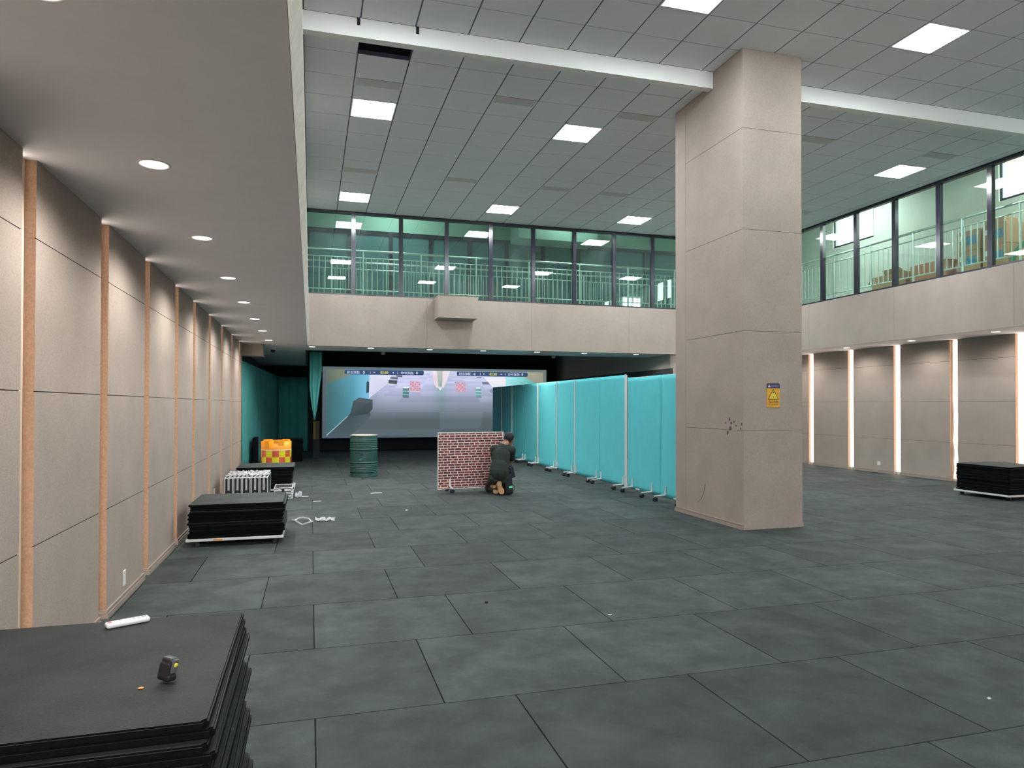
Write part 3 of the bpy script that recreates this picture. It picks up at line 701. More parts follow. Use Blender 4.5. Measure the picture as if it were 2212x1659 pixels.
# ---- stage behind the back gallery (dark)
struct(MB().box(-1.7, 8.9, 24.0, 24.2, 0, 3.7).build('wall_stage_back', m_black))
mb = MB(); mb.box(8.65, 8.72, 15.62, 24.0, 0, 2.45, 1); mb.box(8.65, 8.72, 15.62, 24.0, 2.45, 3.7, 0)
struct(mb.build('wall_stage_right', [m_brown, m_black]))
struct(MB().box(XE, 8.9, 16.9, 24.2, 3.6, 3.7).build('ceiling_stage', m_black))
struct(MB().box(-1.70, -1.55, 15.46, 24.2, 0, ZS).build('wall_stage_left', m_black))
struct(MB().box(XE-.05, XE+.0, 17.0, 24.0, ZS-.02, 3.62).build('wall_stage_bulkhead', m_black))

# ================================================================ LAMPS
def panel_light(i, loc, sx, sy, label, group='square ceiling light panels'):
    t = thing('ceiling_light', label, 'ceiling light', loc, 0, group)
    a, b = sx/2-.006, sy/2-.006
    fr = MB()
    for q in ((-a, a, -b, -b+.018), (-a, a, b-.018, b), (-a, -a+.018, -b+.018, b-.018), (a-.018, a, -b+.018, b-.018)): fr.box(*q, -.004, .02)
    fr.build('frame', m_white, t)
    MB().box(-a+.018, a-.018, -b+.018, b-.018, -.002, .012).build('diffuser', m_panel, t)
    return t
LL = {(0,-1): 'square lit ceiling panel nearest below the dark missing-tile hole', (5,-1): 'square lit ceiling panel alone in mid ceiling left of the column',
      (10,-1): 'square lit ceiling panel hidden behind the column', (15,-1): 'square lit ceiling panel close to the right gallery windows, right of column',
      (0,6): 'small square lit ceiling panel at back left, near the dark window frame', (5,6): 'small square lit ceiling panel at back centre, near the gallery window frame',
      (10,6): 'small square lit ceiling panel at back right, just left of the column', (15,6): 'square lit ceiling panel at the back, hidden behind the column'}
proto = None
for (i, j) in lamps_lo:
    loc = (TX0+TX*(i+.5), TY0+TX*(j+.5), ZC)
    if proto is None: proto = panel_light(0, loc, TX, TX, LL[(i, j)])
    else: dup(proto, loc, LL[(i, j)])
ph = None
for (i, r) in lamps_hi:
    yb, ya = rows_n[r], max(rows_n[r+1], YREAR)
    loc = (TX0+TX*(i+.5), (ya+yb)/2, ZN)
    lab = {(10, 2): 'large square lit ceiling panel at upper right, right of the column top', (5, 2): 'square lit ceiling panel cut by the top edge of the picture'}.get((i, r), 'square lit ceiling panel of the high ceiling outside the picture')
    if ph is None: ph = panel_light(0, loc, TX, .588, lab)
    else: dup(ph, loc, lab)

def downlight(loc, label, group):
    t = thing('downlight', label, 'downlight', loc, 0, group)
    MB().lathe([(.066, .004), (.071, -.004), (.079, -.005), (.084, -.002), (.084, 0.0)], n=28).build('trim_ring', m_white, t)
    MB().disc((0, 0, -.001), .069, up=False).build('lens', m_dlens, t)
    l = bpy.data.lights.new('bulb', 'SPOT'); l.energy = DOWN_W['left']; l.spot_size = math.radians(162); l.spot_blend = .7; l.shadow_soft_size = .05; l.color = (1.0, .95, .90)
    o = bpy.data.objects.new('bulb', l); COL.objects.link(o); o.parent = t; o.location = (0, 0, -.012)
    return t
left_y = [2.44, 4.08, 5.78, 7.53, 9.26, 11.01, 12.74, 14.55]
dl = None
def power(t, k):
    for ch in t.children:
        if ch.type == 'LIGHT':
            if k not in BULBS: BULBS[k] = ch.data.copy(); BULBS[k].energy = DOWN_W[k]
            ch.data = BULBS[k]
BULBS = {}
for n, y in enumerate([-4.5, -2.75, -1.0, .72] + left_y):
    if n < 4: lab = 'round downlight of the left soffit behind the viewpoint'
    else: lab = 'round lit downlight in the left soffit, %s in line from the front' % ORD[n-4]
    if dl is None: dl = downlight((-.81, y, ZS), lab, 'downlights in the left soffit')
    else: dup(dl, (-.81, y, ZS), lab)
for n, x in enumerate([.02, 1.29, 2.63, 3.90, 5.24, 6.46, 7.86, 9.2, 10.5]):
    lab = ('round lit downlight under the back gallery, %s from the left' % ORD[n]) if n < 7 else 'round downlight under the back gallery hidden by the column'
    d2 = dup(dl, (x, 15.93, ZS), lab); d2['group'] = 'downlights under the back gallery'; power(d2, 'back')
for n, y in enumerate([9.58, 11.40, 13.20, 15.0, 7.8, 6.0, 4.2, 2.4, .6]):
    lab = ['round lit downlight under the right gallery, nearest the picture edge', 'round lit downlight under the right gallery, middle one of three', 'round lit downlight under the right gallery, next to the column'][n] if n < 3 else 'round downlight under the right gallery out of sight'
    d2 = dup(dl, (11.83, y, ZSR), lab); d2['group'] = 'downlights under the right gallery'; power(d2, 'right')

# ---- linear vents in the ceiling
def vent(loc, label):
    t = thing('ceiling_vent', label, 'vent', loc, 0, 'grey linear ceiling vents')
    a, b = TX/2-.012, .10
    for x0_, x1_ in ((-a-.006, -a+.012), (a-.012, a+.006)): MB().box(x0_, x1_, -b, b, -.003, .012).build('end_bar', m_tile, t)
    s_ = MB()
    for q in range(7): s_.box(-a+.012, a-.012, -b+.003+q*.0283, -b+.024+q*.0283, .0, .005)
    s_.box(-a+.012, a-.012, -b, b, .005, .010)
    s_.build('slats', m_vent, t); return t
VL = [(0, 9.265, 'grey vent strip directly above the panel light nearest the missing-tile hole'), (3, 9.265, 'grey vent strip in the nearer vent row, midway between two panel lights'),
      (6, 9.265, 'grey vent strip in the nearer vent row just left of the column'), (11, 9.265, 'grey vent strip emerging right behind the column'), (15, 9.265, 'grey vent strip above the panel light by the right gallery'),
      (0, 12.795, 'grey vent strip in the farther row, leftmost of that row'), (3, 12.795, 'grey vent strip in the farther row, second from the left'), (6, 12.795, 'grey vent strip in the farther row, third from the left'),
      (8, 12.795, 'grey vent strip in the farther row, fourth from the left'), (15, 12.795, 'grey vent strip in the farther row at right of the column')]
pv = None
for c, y, lab in VL:
    loc = (TX0+TX*(c+.5), y, ZC)
    if pv is None: pv = vent(loc, lab)
    else: dup(pv, loc, lab)

# ================================================================ RAILINGS
def railing(name, label, length, posts, loc, rz):
    t = thing('railing', label, 'railing', loc, rz, 'steel railings of the galleries')
    h1, h2, h3 = 5.0-ZL+.02, 4.84-ZL+.02, 4.113-ZL+.02
    MB().tube([(0, 0, h1), (length, 0, h1)], .026).build('handrail', m_steel, t)
    MB().tube([(0, 0, h2), (length, 0, h2)], .014, 8).build('top_rail', m_steel, t)
    MB().tube([(0, 0, h3), (length, 0, h3)], .014, 8).build('bottom_rail', m_steel, t)
    pm = bm_ = None
    x = .06
    first = MB().tube([(0, 0, h3), (0, 0, h2)], .0105, 8).build('baluster', m_steel, t); first.location = (x, 0, 0); n = 1
    while x < length-.1 and n < 98:
        x += .1275
        if any(abs(x-p) < .05 for p in posts): continue
        c = first.copy(); COL.objects.link(c); c.parent = t; c.location = (x, 0, 0); n += 1
    pf = None
    for p in posts:
        if pf is None: pf = MB().tube([(0, 0, 0), (0, 0, h1)], .023).build('post', m_steel, t); pf.location = (p, 0, 0)
        else:
            c = pf.copy(); COL.objects.link(c); c.parent = t; c.location = (p, 0, 0)
    return t
railing('railing', 'steel railing close behind the back gallery glass', 11.4, [1.27+1.31*i for i in range(0, 8)], (-.15, 16.0, ZL-.02), 0)
railing('railing', 'second steel railing farther back behind the back gallery glass', 11.4, [.62+1.31*i for i in range(0, 8)], (-.15, 17.35, ZL-.02), 0)
railing('railing', 'steel railing behind the right gallery glass', 11.2, [.35+1.1*i for i in range(0, 10)], (11.62, 4.2, ZL-.02), math.pi/2)

# ---- things stored in the right gallery
def carton(loc, sx, sy, sz, rz, label, m1, cat='cardboard box', group=None, blue=True, bends=False):
    t = thing('cardboard_box', label, cat, loc, rz, group)
    b = MB().rbox(-sx/2, sx/2, -sy/2, sy/2, 0, sz, .006); b.build('body', m1, t)
    if blue:
        MB().box(-sx/2-.0015, -sx/2+.002, -sy*.34, sy*.1, sz*.28, sz*.72).build('blue_print', m_cardblue, t)
        MB().box(-sx/2-.0015, -sx/2+.002, sy*.22, sy*.38, sz*.55, sz*.8).build('paper_label', m_cardwhite, t)
    MB().box(-.03, .03, -sy/2-.001, sy/2+.001, sz-.001, sz+.0015).build('packing_tape', m_cardwhite if not blue else m_card, t)
    return t
for q in range(3):
    carton((13.45, 11.28, ZL-.02+.43*q), .5, .52, .425, .02*(q-1), 'brown carton with blue print, %s of the left column of stacked cartons in right gallery' % ['bottom', 'middle', 'top'][q], m_card, group='cartons stacked in the right gallery')
    carton((13.45, 10.70, ZL-.02+.43*q), .5, .52, .425, -.02*(q-1), 'brown carton with blue print, %s of the right column of stacked cartons in right gallery' % ['bottom', 'middle', 'top'][q], m_card, group='cartons stacked in the right gallery')
carton((13.40, 10.72, ZL-.02+1.29), .4, .42, .10, .1, 'flat brown carton lying on top of the stacked cartons in right gallery', m_card, blue=False)
for q in range(2):
    carton((13.45, 12.28, ZL-.02+.41*q), .5, .92, .40, .015*q, '%s red-brown carton of two beside the tall carton stack in right gallery' % ['lower', 'upper'][q], m_rust, blue=False, group='red-brown cartons')
gp = None
for y in (4.5, 9.5, 14.5):  # unseen panels added to brighten the galleries
    c = dup(proto, (12.9, y, 6.998), 'added fill light panel of the right gallery, unseen above the view'); c['group'] = 'added gallery fill panels'
for x in (2.0, 6.5):
    c = dup(proto, (x, 16.9, 6.998), 'added fill light panel of the back gallery, unseen above the view'); c['group'] = 'added gallery fill panels'
t = thing('open_carton', 'open brown carton with raised flaps behind right gallery railing', 'cardboard box', (13.45, 13.38, ZL-.02))
b = MB()
for q in ((-.25, -.245, -.5, .5), (.245, .25, -.5, .5), (-.245, .245, -.5, -.495), (-.245, .245, .495, .5)): b.box(q[0], q[1], q[2], q[3], 0, .74)
b.box(-.245, .245, -.495, .495, 0, .006); b.build('body', m_card, t)
f = MB(); f.add([(-.25, -.5, .74), (-.25, .1, .74), (-.38, .06, .83), (-.38, -.46, .83)], [(0,1,2,3)]); f.add([(-.25, .5, .74), (.25, .5, .74), (.2, .68, .62), (-.2, .68, .62)], [(0,1,2,3)]); f.build('flap', m_card, t)
t = thing('hose_coil', 'green coiled hose standing at the right edge in the right gallery', 'hose', (13.3, 10.0, ZL-.02))
h_ = MB()
for q in range(3): h_.tube([(.04*q-.04, .40*math.cos(a*math.pi/20), .425+.40*math.sin(a*math.pi/20)) for a in range(41)], .022, 8, cap=False)
h_.build('hose', m_hose, t)

# ---- felt covered boxes
t = thing('projector_box', 'beige felt box mounted on the back gallery front under the windows', 'box', (3.12, 15.53, 3.445))
b = MB(); b.box(-.45, .45, -.45, 0, 0, .485); b.build('body', m_felt, t)
MB().box(-.452, .452, -.452, .0, .485, .492).build('top_edge', m_edge, t)
t = thing('ceiling_box', 'beige felt box under the soffit at the far end of the left wall', 'box', (-1.18, 15.6, 2.55))
MB().box(-.21, .21, -.14, .3, 0, .25).build('body', m_felt, t)
t = thing('security_camera', 'small dark dome camera under the far left soffit', 'camera', (-.83, 16.6, ZS))
MB().lathe([(0, 0), (.065, 0), (.065, -.025), (.05, -.035)], n=24).build('base', m_white, t); MB().sphere((0, 0, -.05), .052).build('dome', m_camera, t)
def sensor(loc, label):
    t = thing('ceiling_sensor', label, 'sensor', loc, 0, 'small sensors hanging above the screen')
    MB().tube([(0, 0, 0), (0, 0, -.6)], .008, 8).build('stem', m_black, t); MB().rbox(-.045, .045, -.04, .04, -.72, -.60, .008).build('head', m_alup, t); return t
s1 = sensor((1.87, 19.0, 3.6), 'small grey sensor hanging above the left half of the screen'); dup(s1, (6.75, 19.0, 3.6), 'small grey sensor hanging above the right half of the screen')

# ================================================================ PROJECTION SCREEN
YS = 23.6
t = thing('projection_screen', 'wide projection screen showing a floor scene with two score bars', 'projection screen', (4.24, YS, .41))
b = MB(); b.box(-3.89, 3.89, .006, .02, 0, 2.39); b.build('screen_cloth', m_scr, t)
b = MB(); b.tube([(-3.92, .02, 2.40), (3.92, .02, 2.40)], .035); b.build('top_tube', m_black, t)
MB().tube([(-3.89, .013, 0), (3.89, .013, 0)], .018).build('bottom_bar', m_black, t)
for q in (-2.5, 2.5): MB().tube([(q, .02, 2.4), (q, .02, 3.18)], .01, 8).build('hanger', m_black, t)
def sc(p): return (p[0]-4.24, p[1]-.41)
vs = []; fs = []; cs = []; lay = 0
def addpoly(pts, cols, y):
    o = len(vs)
    for (x, z) in pts: vs.append((x-4.24, y, z-.41))
    fs.append(tuple(range(o, o+len(pts))))
    cs.extend((cols*len(pts))[:len(pts)] if len(cols) == 1 else cols)
# background: floor of the projected room, brighter in its middle
nx, nz = 150, 64
x0_, x1_, z0_, z1_ = .49, 7.967, .513, 2.694
def bg(u, v):
    d = math.exp(-((u-.30)/.26)**2) + .85*math.exp(-((u-.72)/.24)**2); d = min(1, d)
    seam = math.exp(-((u-.505)/.028)**2)*(1-v*.3)
    top = min(1, max(0, (v-.22)/.5))
    a = (82, 95, 100); b_ = (180, 184, 216)
    f = d*top
    c = [a[i]+(b_[i]-a[i])*f for i in range(3)]
    c = [c[0]-28*seam*top, c[1]-6*seam*top, c[2]-30*seam*top]
    dz = 1/(1.12-v); row = math.floor(dz*3.1); side = 1 if u > .505 else -1; colu = math.floor(((u-.505)*dz*3.0+side*(1.15-v)*.9) + (row % 2)*.5); h_ = math.sin(row*12.9898+colu*78.233+side)*43758.5453; h_ -= math.floor(h_)
    c = [k_*(.93+.14*h_) for k_ in c]
    hl = max(0, v-.75)*4; c = [min(225, k_+hl*22*d) for k_ in c]
    return tuple(c)
addpoly([(.37, .43), (8.11, .43), (8.11, 2.79), (.37, 2.79)], [(72, 86, 98), (92, 104, 108), (104, 116, 116), (88, 98, 104)], .0015)  # screen border: stray projector light painted as a dim glow
for i in range(nx):
    for j in range(nz):
        uu = [(i/nx, j/nz), ((i+1)/nx, j/nz), ((i+1)/nx, (j+1)/nz), (i/nx, (j+1)/nz)]
        addpoly([(x0_+(x1_-x0_)*a, z0_+(z1_-z0_)*b) for a, b in uu], [bg(a, b) for a, b in uu], 0)
for n, (pts, cols) in enumerate(POLYS): addpoly(pts, cols, -.0006*(n+1))
me = bpy.data.meshes.new('projected_image'); me.from_pydata(vs, [], fs); me.materials.append(m_img)
ca = me.color_attributes.new('tint', 'FLOAT_COLOR', 'POINT')
for i, c in enumerate(cs): ca.data[i].color = (*lin(c), 1)
o = bpy.data.objects.new('projected_image', me); COL.objects.link(o); o.parent = t
yb_ = -.0006*(len(POLYS)+4)
m_bar = emat('score_bar_blue', lin((60, 76, 112)), 1); m_baredge = emat('score_bar_edge', lin((110, 190, 225)), 1)
def rounded(p, r=.05, n=5):
    out = []
    k_ = len(p)
    for i in range(k_):
        a, b, c = Vector(p[i-1]), Vector(p[i]), Vector(p[(i+1) % k_])
        d1 = (a-b).normalized()*r; d2 = (c-b).normalized()*r
        for q in range(n+1):
            s_ = q/n; v = (b+d1)*(1-s_)**2 + b*2*s_*(1-s_) + (b+d2)*s_*s_; out.append((v.x, v.y))
    return out
for bar in BARS:
    q = rounded([sc(p) for p in bar]); cz = sum(z for _, z in q)/len(q)
    b = MB(); b.add([(x, yb_+.0012, z+(.006 if z > cz else -.004)) for x, z in q], [tuple(range(len(q)))], 1); b.add([(x, yb_, z) for x, z in q], [tuple(range(len(q)))])
    b.build('score_bar', [m_bar, m_baredge], t, fix=False)
inks = {}
for s_, xa, xb, zc_, hh, col in TXT:
    if col not in inks: inks[col] = emat('caption_ink', lin(col), 1)
    tm = text_mesh('caption', s_, 1, inks[col], t, 0)
    fit_text(tm, xa-4.24, xb-4.24, zc_-.41-hh/2, zc_-.41+hh/2, yb_-.003)
b = MB()
for tr in TRIS: b.add([(p[0]-4.24, yb_-.003, p[1]-.41) for p in tr], [(0, 1, 2)])
b.build('arrow_mark', inks[(205, 214, 235)], t, fix=False)

# ================================================================ TEAL CURTAINS AND PARTITIONS
def cloth(pts, z0, z1, amp, nper, thick=.012, seg=90):
    """hanging cloth along a straight line with soft folds, real thickness"""
    a, b = Vector(pts[0]), Vector(pts[1]); d = b-a; n_ = Vector((-d.y, d.x)).normalized(); L = d.length
    vs = []; fs = []; K = 8
    for side in (0, 1):
        for j in range(K+1):
            for i in range(seg+1):
                u = i/seg; z = z0+(z1-z0)*j/K
                w_ = amp*math.sin(u*nper*6.283+.6*math.sin(u*17))*(1-.35*j/K)
                p = a+d*u+n_*(w_+side*thick); vs.append((p.x, p.y, z))
    S_ = (K+1)*(seg+1)
    for j in range(K):
        for i in range(seg):
            q = j*(seg+1)+i; f_ = (q, q+1, q+seg+2, q+seg+1); fs.append(f_); fs.append(tuple(v+S_ for v in f_[::-1]))
    for i in range(seg): fs.append((i, i+S_, i+1+S_, i+1)); r_ = K*(seg+1)+i; fs.append((r_, r_+1, r_+1+S_, r_+S_))
    for j in range(K): q = j*(seg+1); fs.append((q, q+seg+1, q+seg+1+S_, q+S_)); r_ = q+seg; fs.append((r_, r_+S_, r_+seg+1+S_, r_+seg+1))
    return MB().add(vs, fs, 0, True)
tag(cloth(((-1.375, 15.49), (-1.02, 23.45)), .02, 2.44, .012, 9).build('curtain', m_tealdk), 'long dark teal curtain along the left side behind the yellow barrel', 'curtain')
tag(cloth(((-1.0, 23.5), (-.10, 23.6)), .02, 2.42, .015, 4).build('curtain', m_tealdk), 'dark teal curtain across the far end of the left aisle', 'curtain')
t = thing('tied_curtain', 'narrow dark teal curtain tied to a point left of the screen', 'curtain', (0, 17.3, 0))
b = MB(); vs = []; fs = []; n_ = 14; k_ = 16
for j in range(k_+1):
    v = j/k_; z = 1.15+(2.79-1.15)*v; xl = .07-.10*min(1, v*2.2); xr = .09+.16*min(1, v*1.35)**.8
    for i in range(n_+1):
        u = i/n_; vs.append((xl+(xr-xl)*u, .03*math.sin(u*12+v), z))
for j in range(k_):
    for i in range(n_): q = j*(n_+1)+i; fs.append((q, q+1, q+n_+2, q+n_+1))
N0 = len(vs); vs += [(x, y+.012, z) for x, y, z in vs]; fs += [tuple(q+N0 for q in f[::-1]) for f in fs]
b.add(vs, fs, 0, True); b.build('cloth', m_tealdk, t, fix=False)
MB().tube([(.06, .0, 1.18), (.11, .0, 1.18)], .02, 8).build('tie', m_nyl, t)

def caster(mb_, x, y, z=0, r=.034, rz=0):
    """twin wheel caster standing on z, touching its arm above"""
    c, s_ = math.cos(rz), math.sin(rz)
    for d in (-.016, .016):
        ring = [(r*math.cos(a*math.pi/9), r*math.sin(a*math.pi/9)) for a in range(18)]
        vs = []
        for e in (-.009, .009):
            for p, q in ring: vs.append((x+c*p-s_*(d+e), y+s_*p+c*(d+e), z+r+q))
        mb_.add(vs, [tuple(range(18))[::-1], tuple(range(18, 36))]+[(i, (i+1) % 18, 18+(i+1) % 18, 18+i) for i in range(18)])
    mb_.tube([(x, y, z+r), (x, y, z+2*r+.012)], .009, 8)
    return mb_
ZT = 2.066
PANELS = [(20.93, 19.87), (19.85, 18.78), (18.76, 17.61), (17.59, 16.50), (16.47, 15.12), (15.09, 13.96), (13.93, 12.62), (12.60, 11.41), (11.345, 10.145), (10.08, 9.03)]
posts_vis = {1: .012, 2: .012, 4: .030, 5: .026, 6: .022, 8: -1}
XP = 5.45
def partition(n, ya, yb):
    L = ya-yb; sag = 0
    lab = 'teal cloth partition on casters, %s in the row counted from the column' % ORD[9-n]
    t = thing('partition_screen', lab, 'partition screen', (XP, yb, 0), 0, 'teal partition screens on casters')
    far = {0: 0, 1: .012, 2: .014, 3: .006, 4: .044, 5: .034, 6: .034, 7: .006, 8: .004, 9: .0}[n]   # uncovered post at the far end
    near = .034 if n == 7 else 0.0
    fr = MB(); h = ZT-(.055 if n >= 8 else 0)
    for y in (.018, L-.018): fr.rbox(-.012, .012, y-.012, y+.012, .05, h, .003, 1)
    fr.rbox(-.012, .012, .024, L-.024, h-.024, h, .003, 1); fr.rbox(-.012, .012, .024, L-.024, .055, .079, .003, 1)
    if far > .01: fr.rbox(-.036, -.006, L-far, L-.001, .05, h, .004, 1)
    if near: fr.rbox(-.036, -.006, .001, near, .05, h+.012, .004, 1)
    fr.build('frame', m_alup, t)
    # cloth skin wrapped round the frame, faint creases
    vs = []; fs = []; a, b = near+.001, L-far-.001; sg = 24; K = 26; r_ = random.Random(n)
    ph = [r_.uniform(0, 6.28) for _ in range(4)]
    for side, xo in ((0, -.0165), (1, .0165)):
        for j in range(K+1):
            for i in range(sg+1):
                u, v = i/sg, j/K
                top = h+.003 - sag*(1-.0*u) - (.012*math.sin(math.pi*u) if n >= 8 else 0)
                z = .048+(top-.048)*v
                amp = (.0016 if n < 8 else .005)
                wv = amp*(math.sin(u*9+ph[0]+v*2)+.7*math.sin(u*21+ph[1]))*(1-v*.5)*min(1, 6*u, 6*(1-u))
                b2 = b+(.055*(1-v) if n == 9 else 0); vs.append((xo+wv, a+(b2-a)*u, z))
    S_ = (K+1)*(sg+1)
    for j in range(K):
        for i in range(sg):
            q = j*(sg+1)+i; f_ = (q, q+1, q+sg+2, q+sg+1); fs += [f_[::-1], tuple(v+S_ for v in f_)]
    for i in range(sg): r2 = K*(sg+1)+i; fs.append((r2, r2+1, r2+1+S_, r2+S_)); fs.append((i, i+S_, i+1+S_, i+1))
    for j in range(K): q = j*(sg+1); fs.append((q, q+sg+1, q+sg+1+S_, q+S_)); q += sg; fs.append((q, q+S_, q+sg+1+S_, q+sg+1))
    MB().add(vs, fs, 0, True).build('cloth_cover', m_teal, t)
    for y in {8: (.255, L-.21), 9: (.22, L-.14)}.get(n, (.10, L-.10)):
        f = MB()
        for s_ in (-1, 1):
            f.tube([(s_*.030, y, .235), (s_*.030, y, .125), (s_*.038, y, .100), (s_*.06, y, .090), (s_*.225, y, .080)], [.0155, .0155, .016, .015, .014], 10)
            f.rbox(min(s_*.015, s_*.045), max(s_*.015, s_*.045), y-.016, y+.016, .085, .13, .004, 1)
        ft = f.build('foot', m_alup, t)
        c = MB(); caster(c, -.215, y, 0, .033, .3); caster(c, .215, y, 0, .033, -.2); c.build('casters', m_plast, ft)
    return t
for n, (a, b) in enumerate(PANELS): partition(n, a, b)

# ================================================================ MAT STACKS AND DOLLIES
def mat_mesh(sx, sy, th, seed, dome=0):
    bm = bmesh.new(); bmesh.ops.create_cube(bm, size=1)
    for q in bm.verts: q.co = Vector((q.co.x*sx, q.co.y*sy, (q.co.z+.5)*th))
    bmesh.ops.bevel(bm, geom=[e for e in bm.edges if abs(e.verts[0].co.z-e.verts[1].co.z) > th*.5], offset=.012, segments=3, affect='EDGES')
    bmesh.ops.bevel(bm, geom=[e for e in bm.edges if e.verts[0].co.z > th*.9 and e.verts[1].co.z > th*.9 or e.verts[0].co.z < th*.1 and e.verts[1].co.z < th*.1], offset=.005, segments=2, affect='EDGES')
    if dome:
        bmesh.ops.subdivide_edges(bm, edges=[e for e in bm.edges if e.calc_length() > .5], cuts=10, use_grid_fill=True)
        for q in bm.verts: q.co.z += dome*math.cos(q.co.x/sx*math.pi)*math.cos(q.co.y/sy*math.pi*.9)*(1 if q.co.z > th*.5 else 1)
    me = bpy.data.meshes.new('rubber_mat'); bm.to_mesh(me); bm.free()
    me.materials.append(m_rub); me.materials.append(m_rubtop)
    for p in me.polygons: p.material_index = 1 if p.normal.z > .8 and p.area > .001 else 0
    a = me.attributes.new('tone', 'FLOAT', 'FACE'); a.data.foreach_set('value', [1.0]*len(me.polygons))
    return me
mat_a = mat_mesh(.985, 1.0, .0255, 1)
mat_b = mat_a.copy(); mat_b.materials[1] = m_rubtop_shaded
def stack(n, x, y, z0, th, where, group, jit, sx=1, sy=1, top_mesh=None, skew=None, rz0=0):
    r_ = random.Random(n*7+int(x*10))
    for i in range(n):
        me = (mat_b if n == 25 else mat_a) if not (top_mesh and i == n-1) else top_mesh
        o = bpy.data.objects.new('rubber_mat', me); COL.objects.link(o)
        k_ = n-1-i
        dx, dy = r_.uniform(-jit, jit), r_.uniform(-jit, jit)
        if skew: e = skew(k_); dx += e[0]; dy += e[1]
        if i == n-1: dx = dy = 0
        o.location = (x+dx, y+dy, z0+i*th); o.rotation_euler = (0, 0, rz0 + (r_.uniform(-.012, .012) if i < n-1 else 0)); o.scale = (sx, sy, (th-.0004)/.0255)
        if k_ == 0: lab = 'black rubber mat lying topmost on '+where
        elif i == 0: lab = 'black rubber mat, lowest of '+where
        else: lab = 'black rubber mat, %s from the top of %s' % (ORD[k_], where)
        tag(o, lab, 'rubber mat', group)
def dolly(x, y, sx, sy, zt, label, rz=0, mark=None):
    t = thing('platform_dolly', label, 'dolly', (x, y, 0), rz, 'low mat dollies')
    b = MB(); a, c = sx/2, sy/2
    for q in ((-a, a, -c, -c+.03), (-a, a, c-.03, c), (-a, -a+.03, -c+.03, c-.03), (a-.03, a, -c+.03, c-.03)): b.rbox(*q, zt-.03, zt-.002, .003, 1)
    b.build('rim', m_alup, t)
    MB().box(-a+.03, a-.03, -c+.03, c-.03, zt-.022, zt-.004).build('deck', m_black, t)
    if mark is not None: MB().box(mark, mark+.09, -c-.0015, -c+.002, zt-.026, zt-.008).build('orange_sticker', m_orangebit, t)
    for ex in (-a+.10, a-.10):
        for ey in (-c+.08, c-.08):
            cc = MB(); rr = (zt-.03-.012)/2; caster(cc, ex, ey, 0, rr, .4); cc.rbox(ex-.035, ex+.035, ey-.03, ey+.03, 2*rr, zt-.03, .003, 1); cc.build('caster', m_plast, t)
    return t
# nearest stack, left foreground: edges wander to the right lower down
sk = [(0,0),(.013,.0),(.012,-.015),(.020,-.02),(.012,-.035),(.0,-.02),(.005,-.03),(.022,-.05),(.026,-.05),(.015,-.04),(.006,-.05),(-.004,-.04),(.004,-.06),(.018,-.05),(.035,-.06),(.04,-.06),(.028,-.05),(.02,-.05),(.01,-.06),(.012,-.04),(.0,-.05),(.02,-.05),(.045,-.06),(.04,-.06),(.02,-.05),(.03,-.05),(.02,-.05)]
dolly(-.77, 2.40, 1.0, .98, .07, 'low dolly under the mat stack in the left foreground')
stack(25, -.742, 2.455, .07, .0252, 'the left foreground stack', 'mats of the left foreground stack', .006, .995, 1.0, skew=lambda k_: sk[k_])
dolly(-.775, 8.50, .985, .94, .092, 'low pale metal dolly carrying the mat stack against the left wall', mark=-.22)
stack(15, -.765, 8.50, .092, .0242, 'the left wall dolly stack', 'mats of the stack on the left dolly', .014, .975, .93, skew=lambda k_: (.012*math.sin(k_*.7), .01*math.cos(k_)))
dolly(-.755, 13.12, .97, .98, .07, 'low dolly under the mat stack in front of the yellow barrel')
stack(15, -.745, 13.12, .07, .0252, 'the stack before the yellow barrel', 'mats of the stack before the yellow barrel', .012, .955, .98, skew=lambda k_: (-.012*min(k_, 8)*.45 if k_ else 0, .005*math.sin(k_)))
dolly(11.17, 8.92, 1.03, .99, .092, 'low pale metal dolly under the mat stack by the right wall')
mat_d = mat_mesh(.985, 1.0, .0255, 2, dome=.045)
stack(18, 11.17, 8.93, .092, .0246, 'the stack by the right wall', 'mats of the stack by the right wall', .010, .955, .96, top_mesh=mat_d)
# dark pieces in the far left corner
t = thing('leaning_mat', 'dark mat standing upright against the teal curtain left of the yellow barrel', 'rubber mat', (-1.20, 16.9, 0), 0)
MB().rbox(-.05, .03, -.3, .3, 0, .78, .01).build('mat', m_rub, t)
for q in range(9): 
    o = bpy.data.objects.new('rubber_mat', mat_a); COL.objects.link(o); o.location = (-.53+.01*math.sin(q*2), 19.9, .0258*q*2.6+.0); o.scale = (.66, .8, 2.6)
    tag(o, ['black mat lowest of the dark stack right of the yellow barrel'][0] if q == 0 else ('black mat topmost of the dark stack right of the yellow barrel' if q == 8 else 'thick black mat, %s from below, dark stack right of yellow barrel' % ORD[q]), 'rubber mat', 'thick mats of the dark stack behind')
t = thing('striped_board', 'dim yellow and brown board standing below the tied curtain', 'board', (.14, 20.5, 0))
MB().rbox(-.075, .0, -.02, .02, .55, 1.06, .004).build('yellow_half', mat('dim_yellow', (.16, .11, .01), .7), t)
MB().rbox(-.075, .10, -.02, .02, 0, .549, .004).build('dark_base', m_black, t)
MB().rbox(.0, .10, -.02, .02, .55, 1.06, .004).build('brown_half', mat('dim_brown', (.05, .04, .035), .7), t)

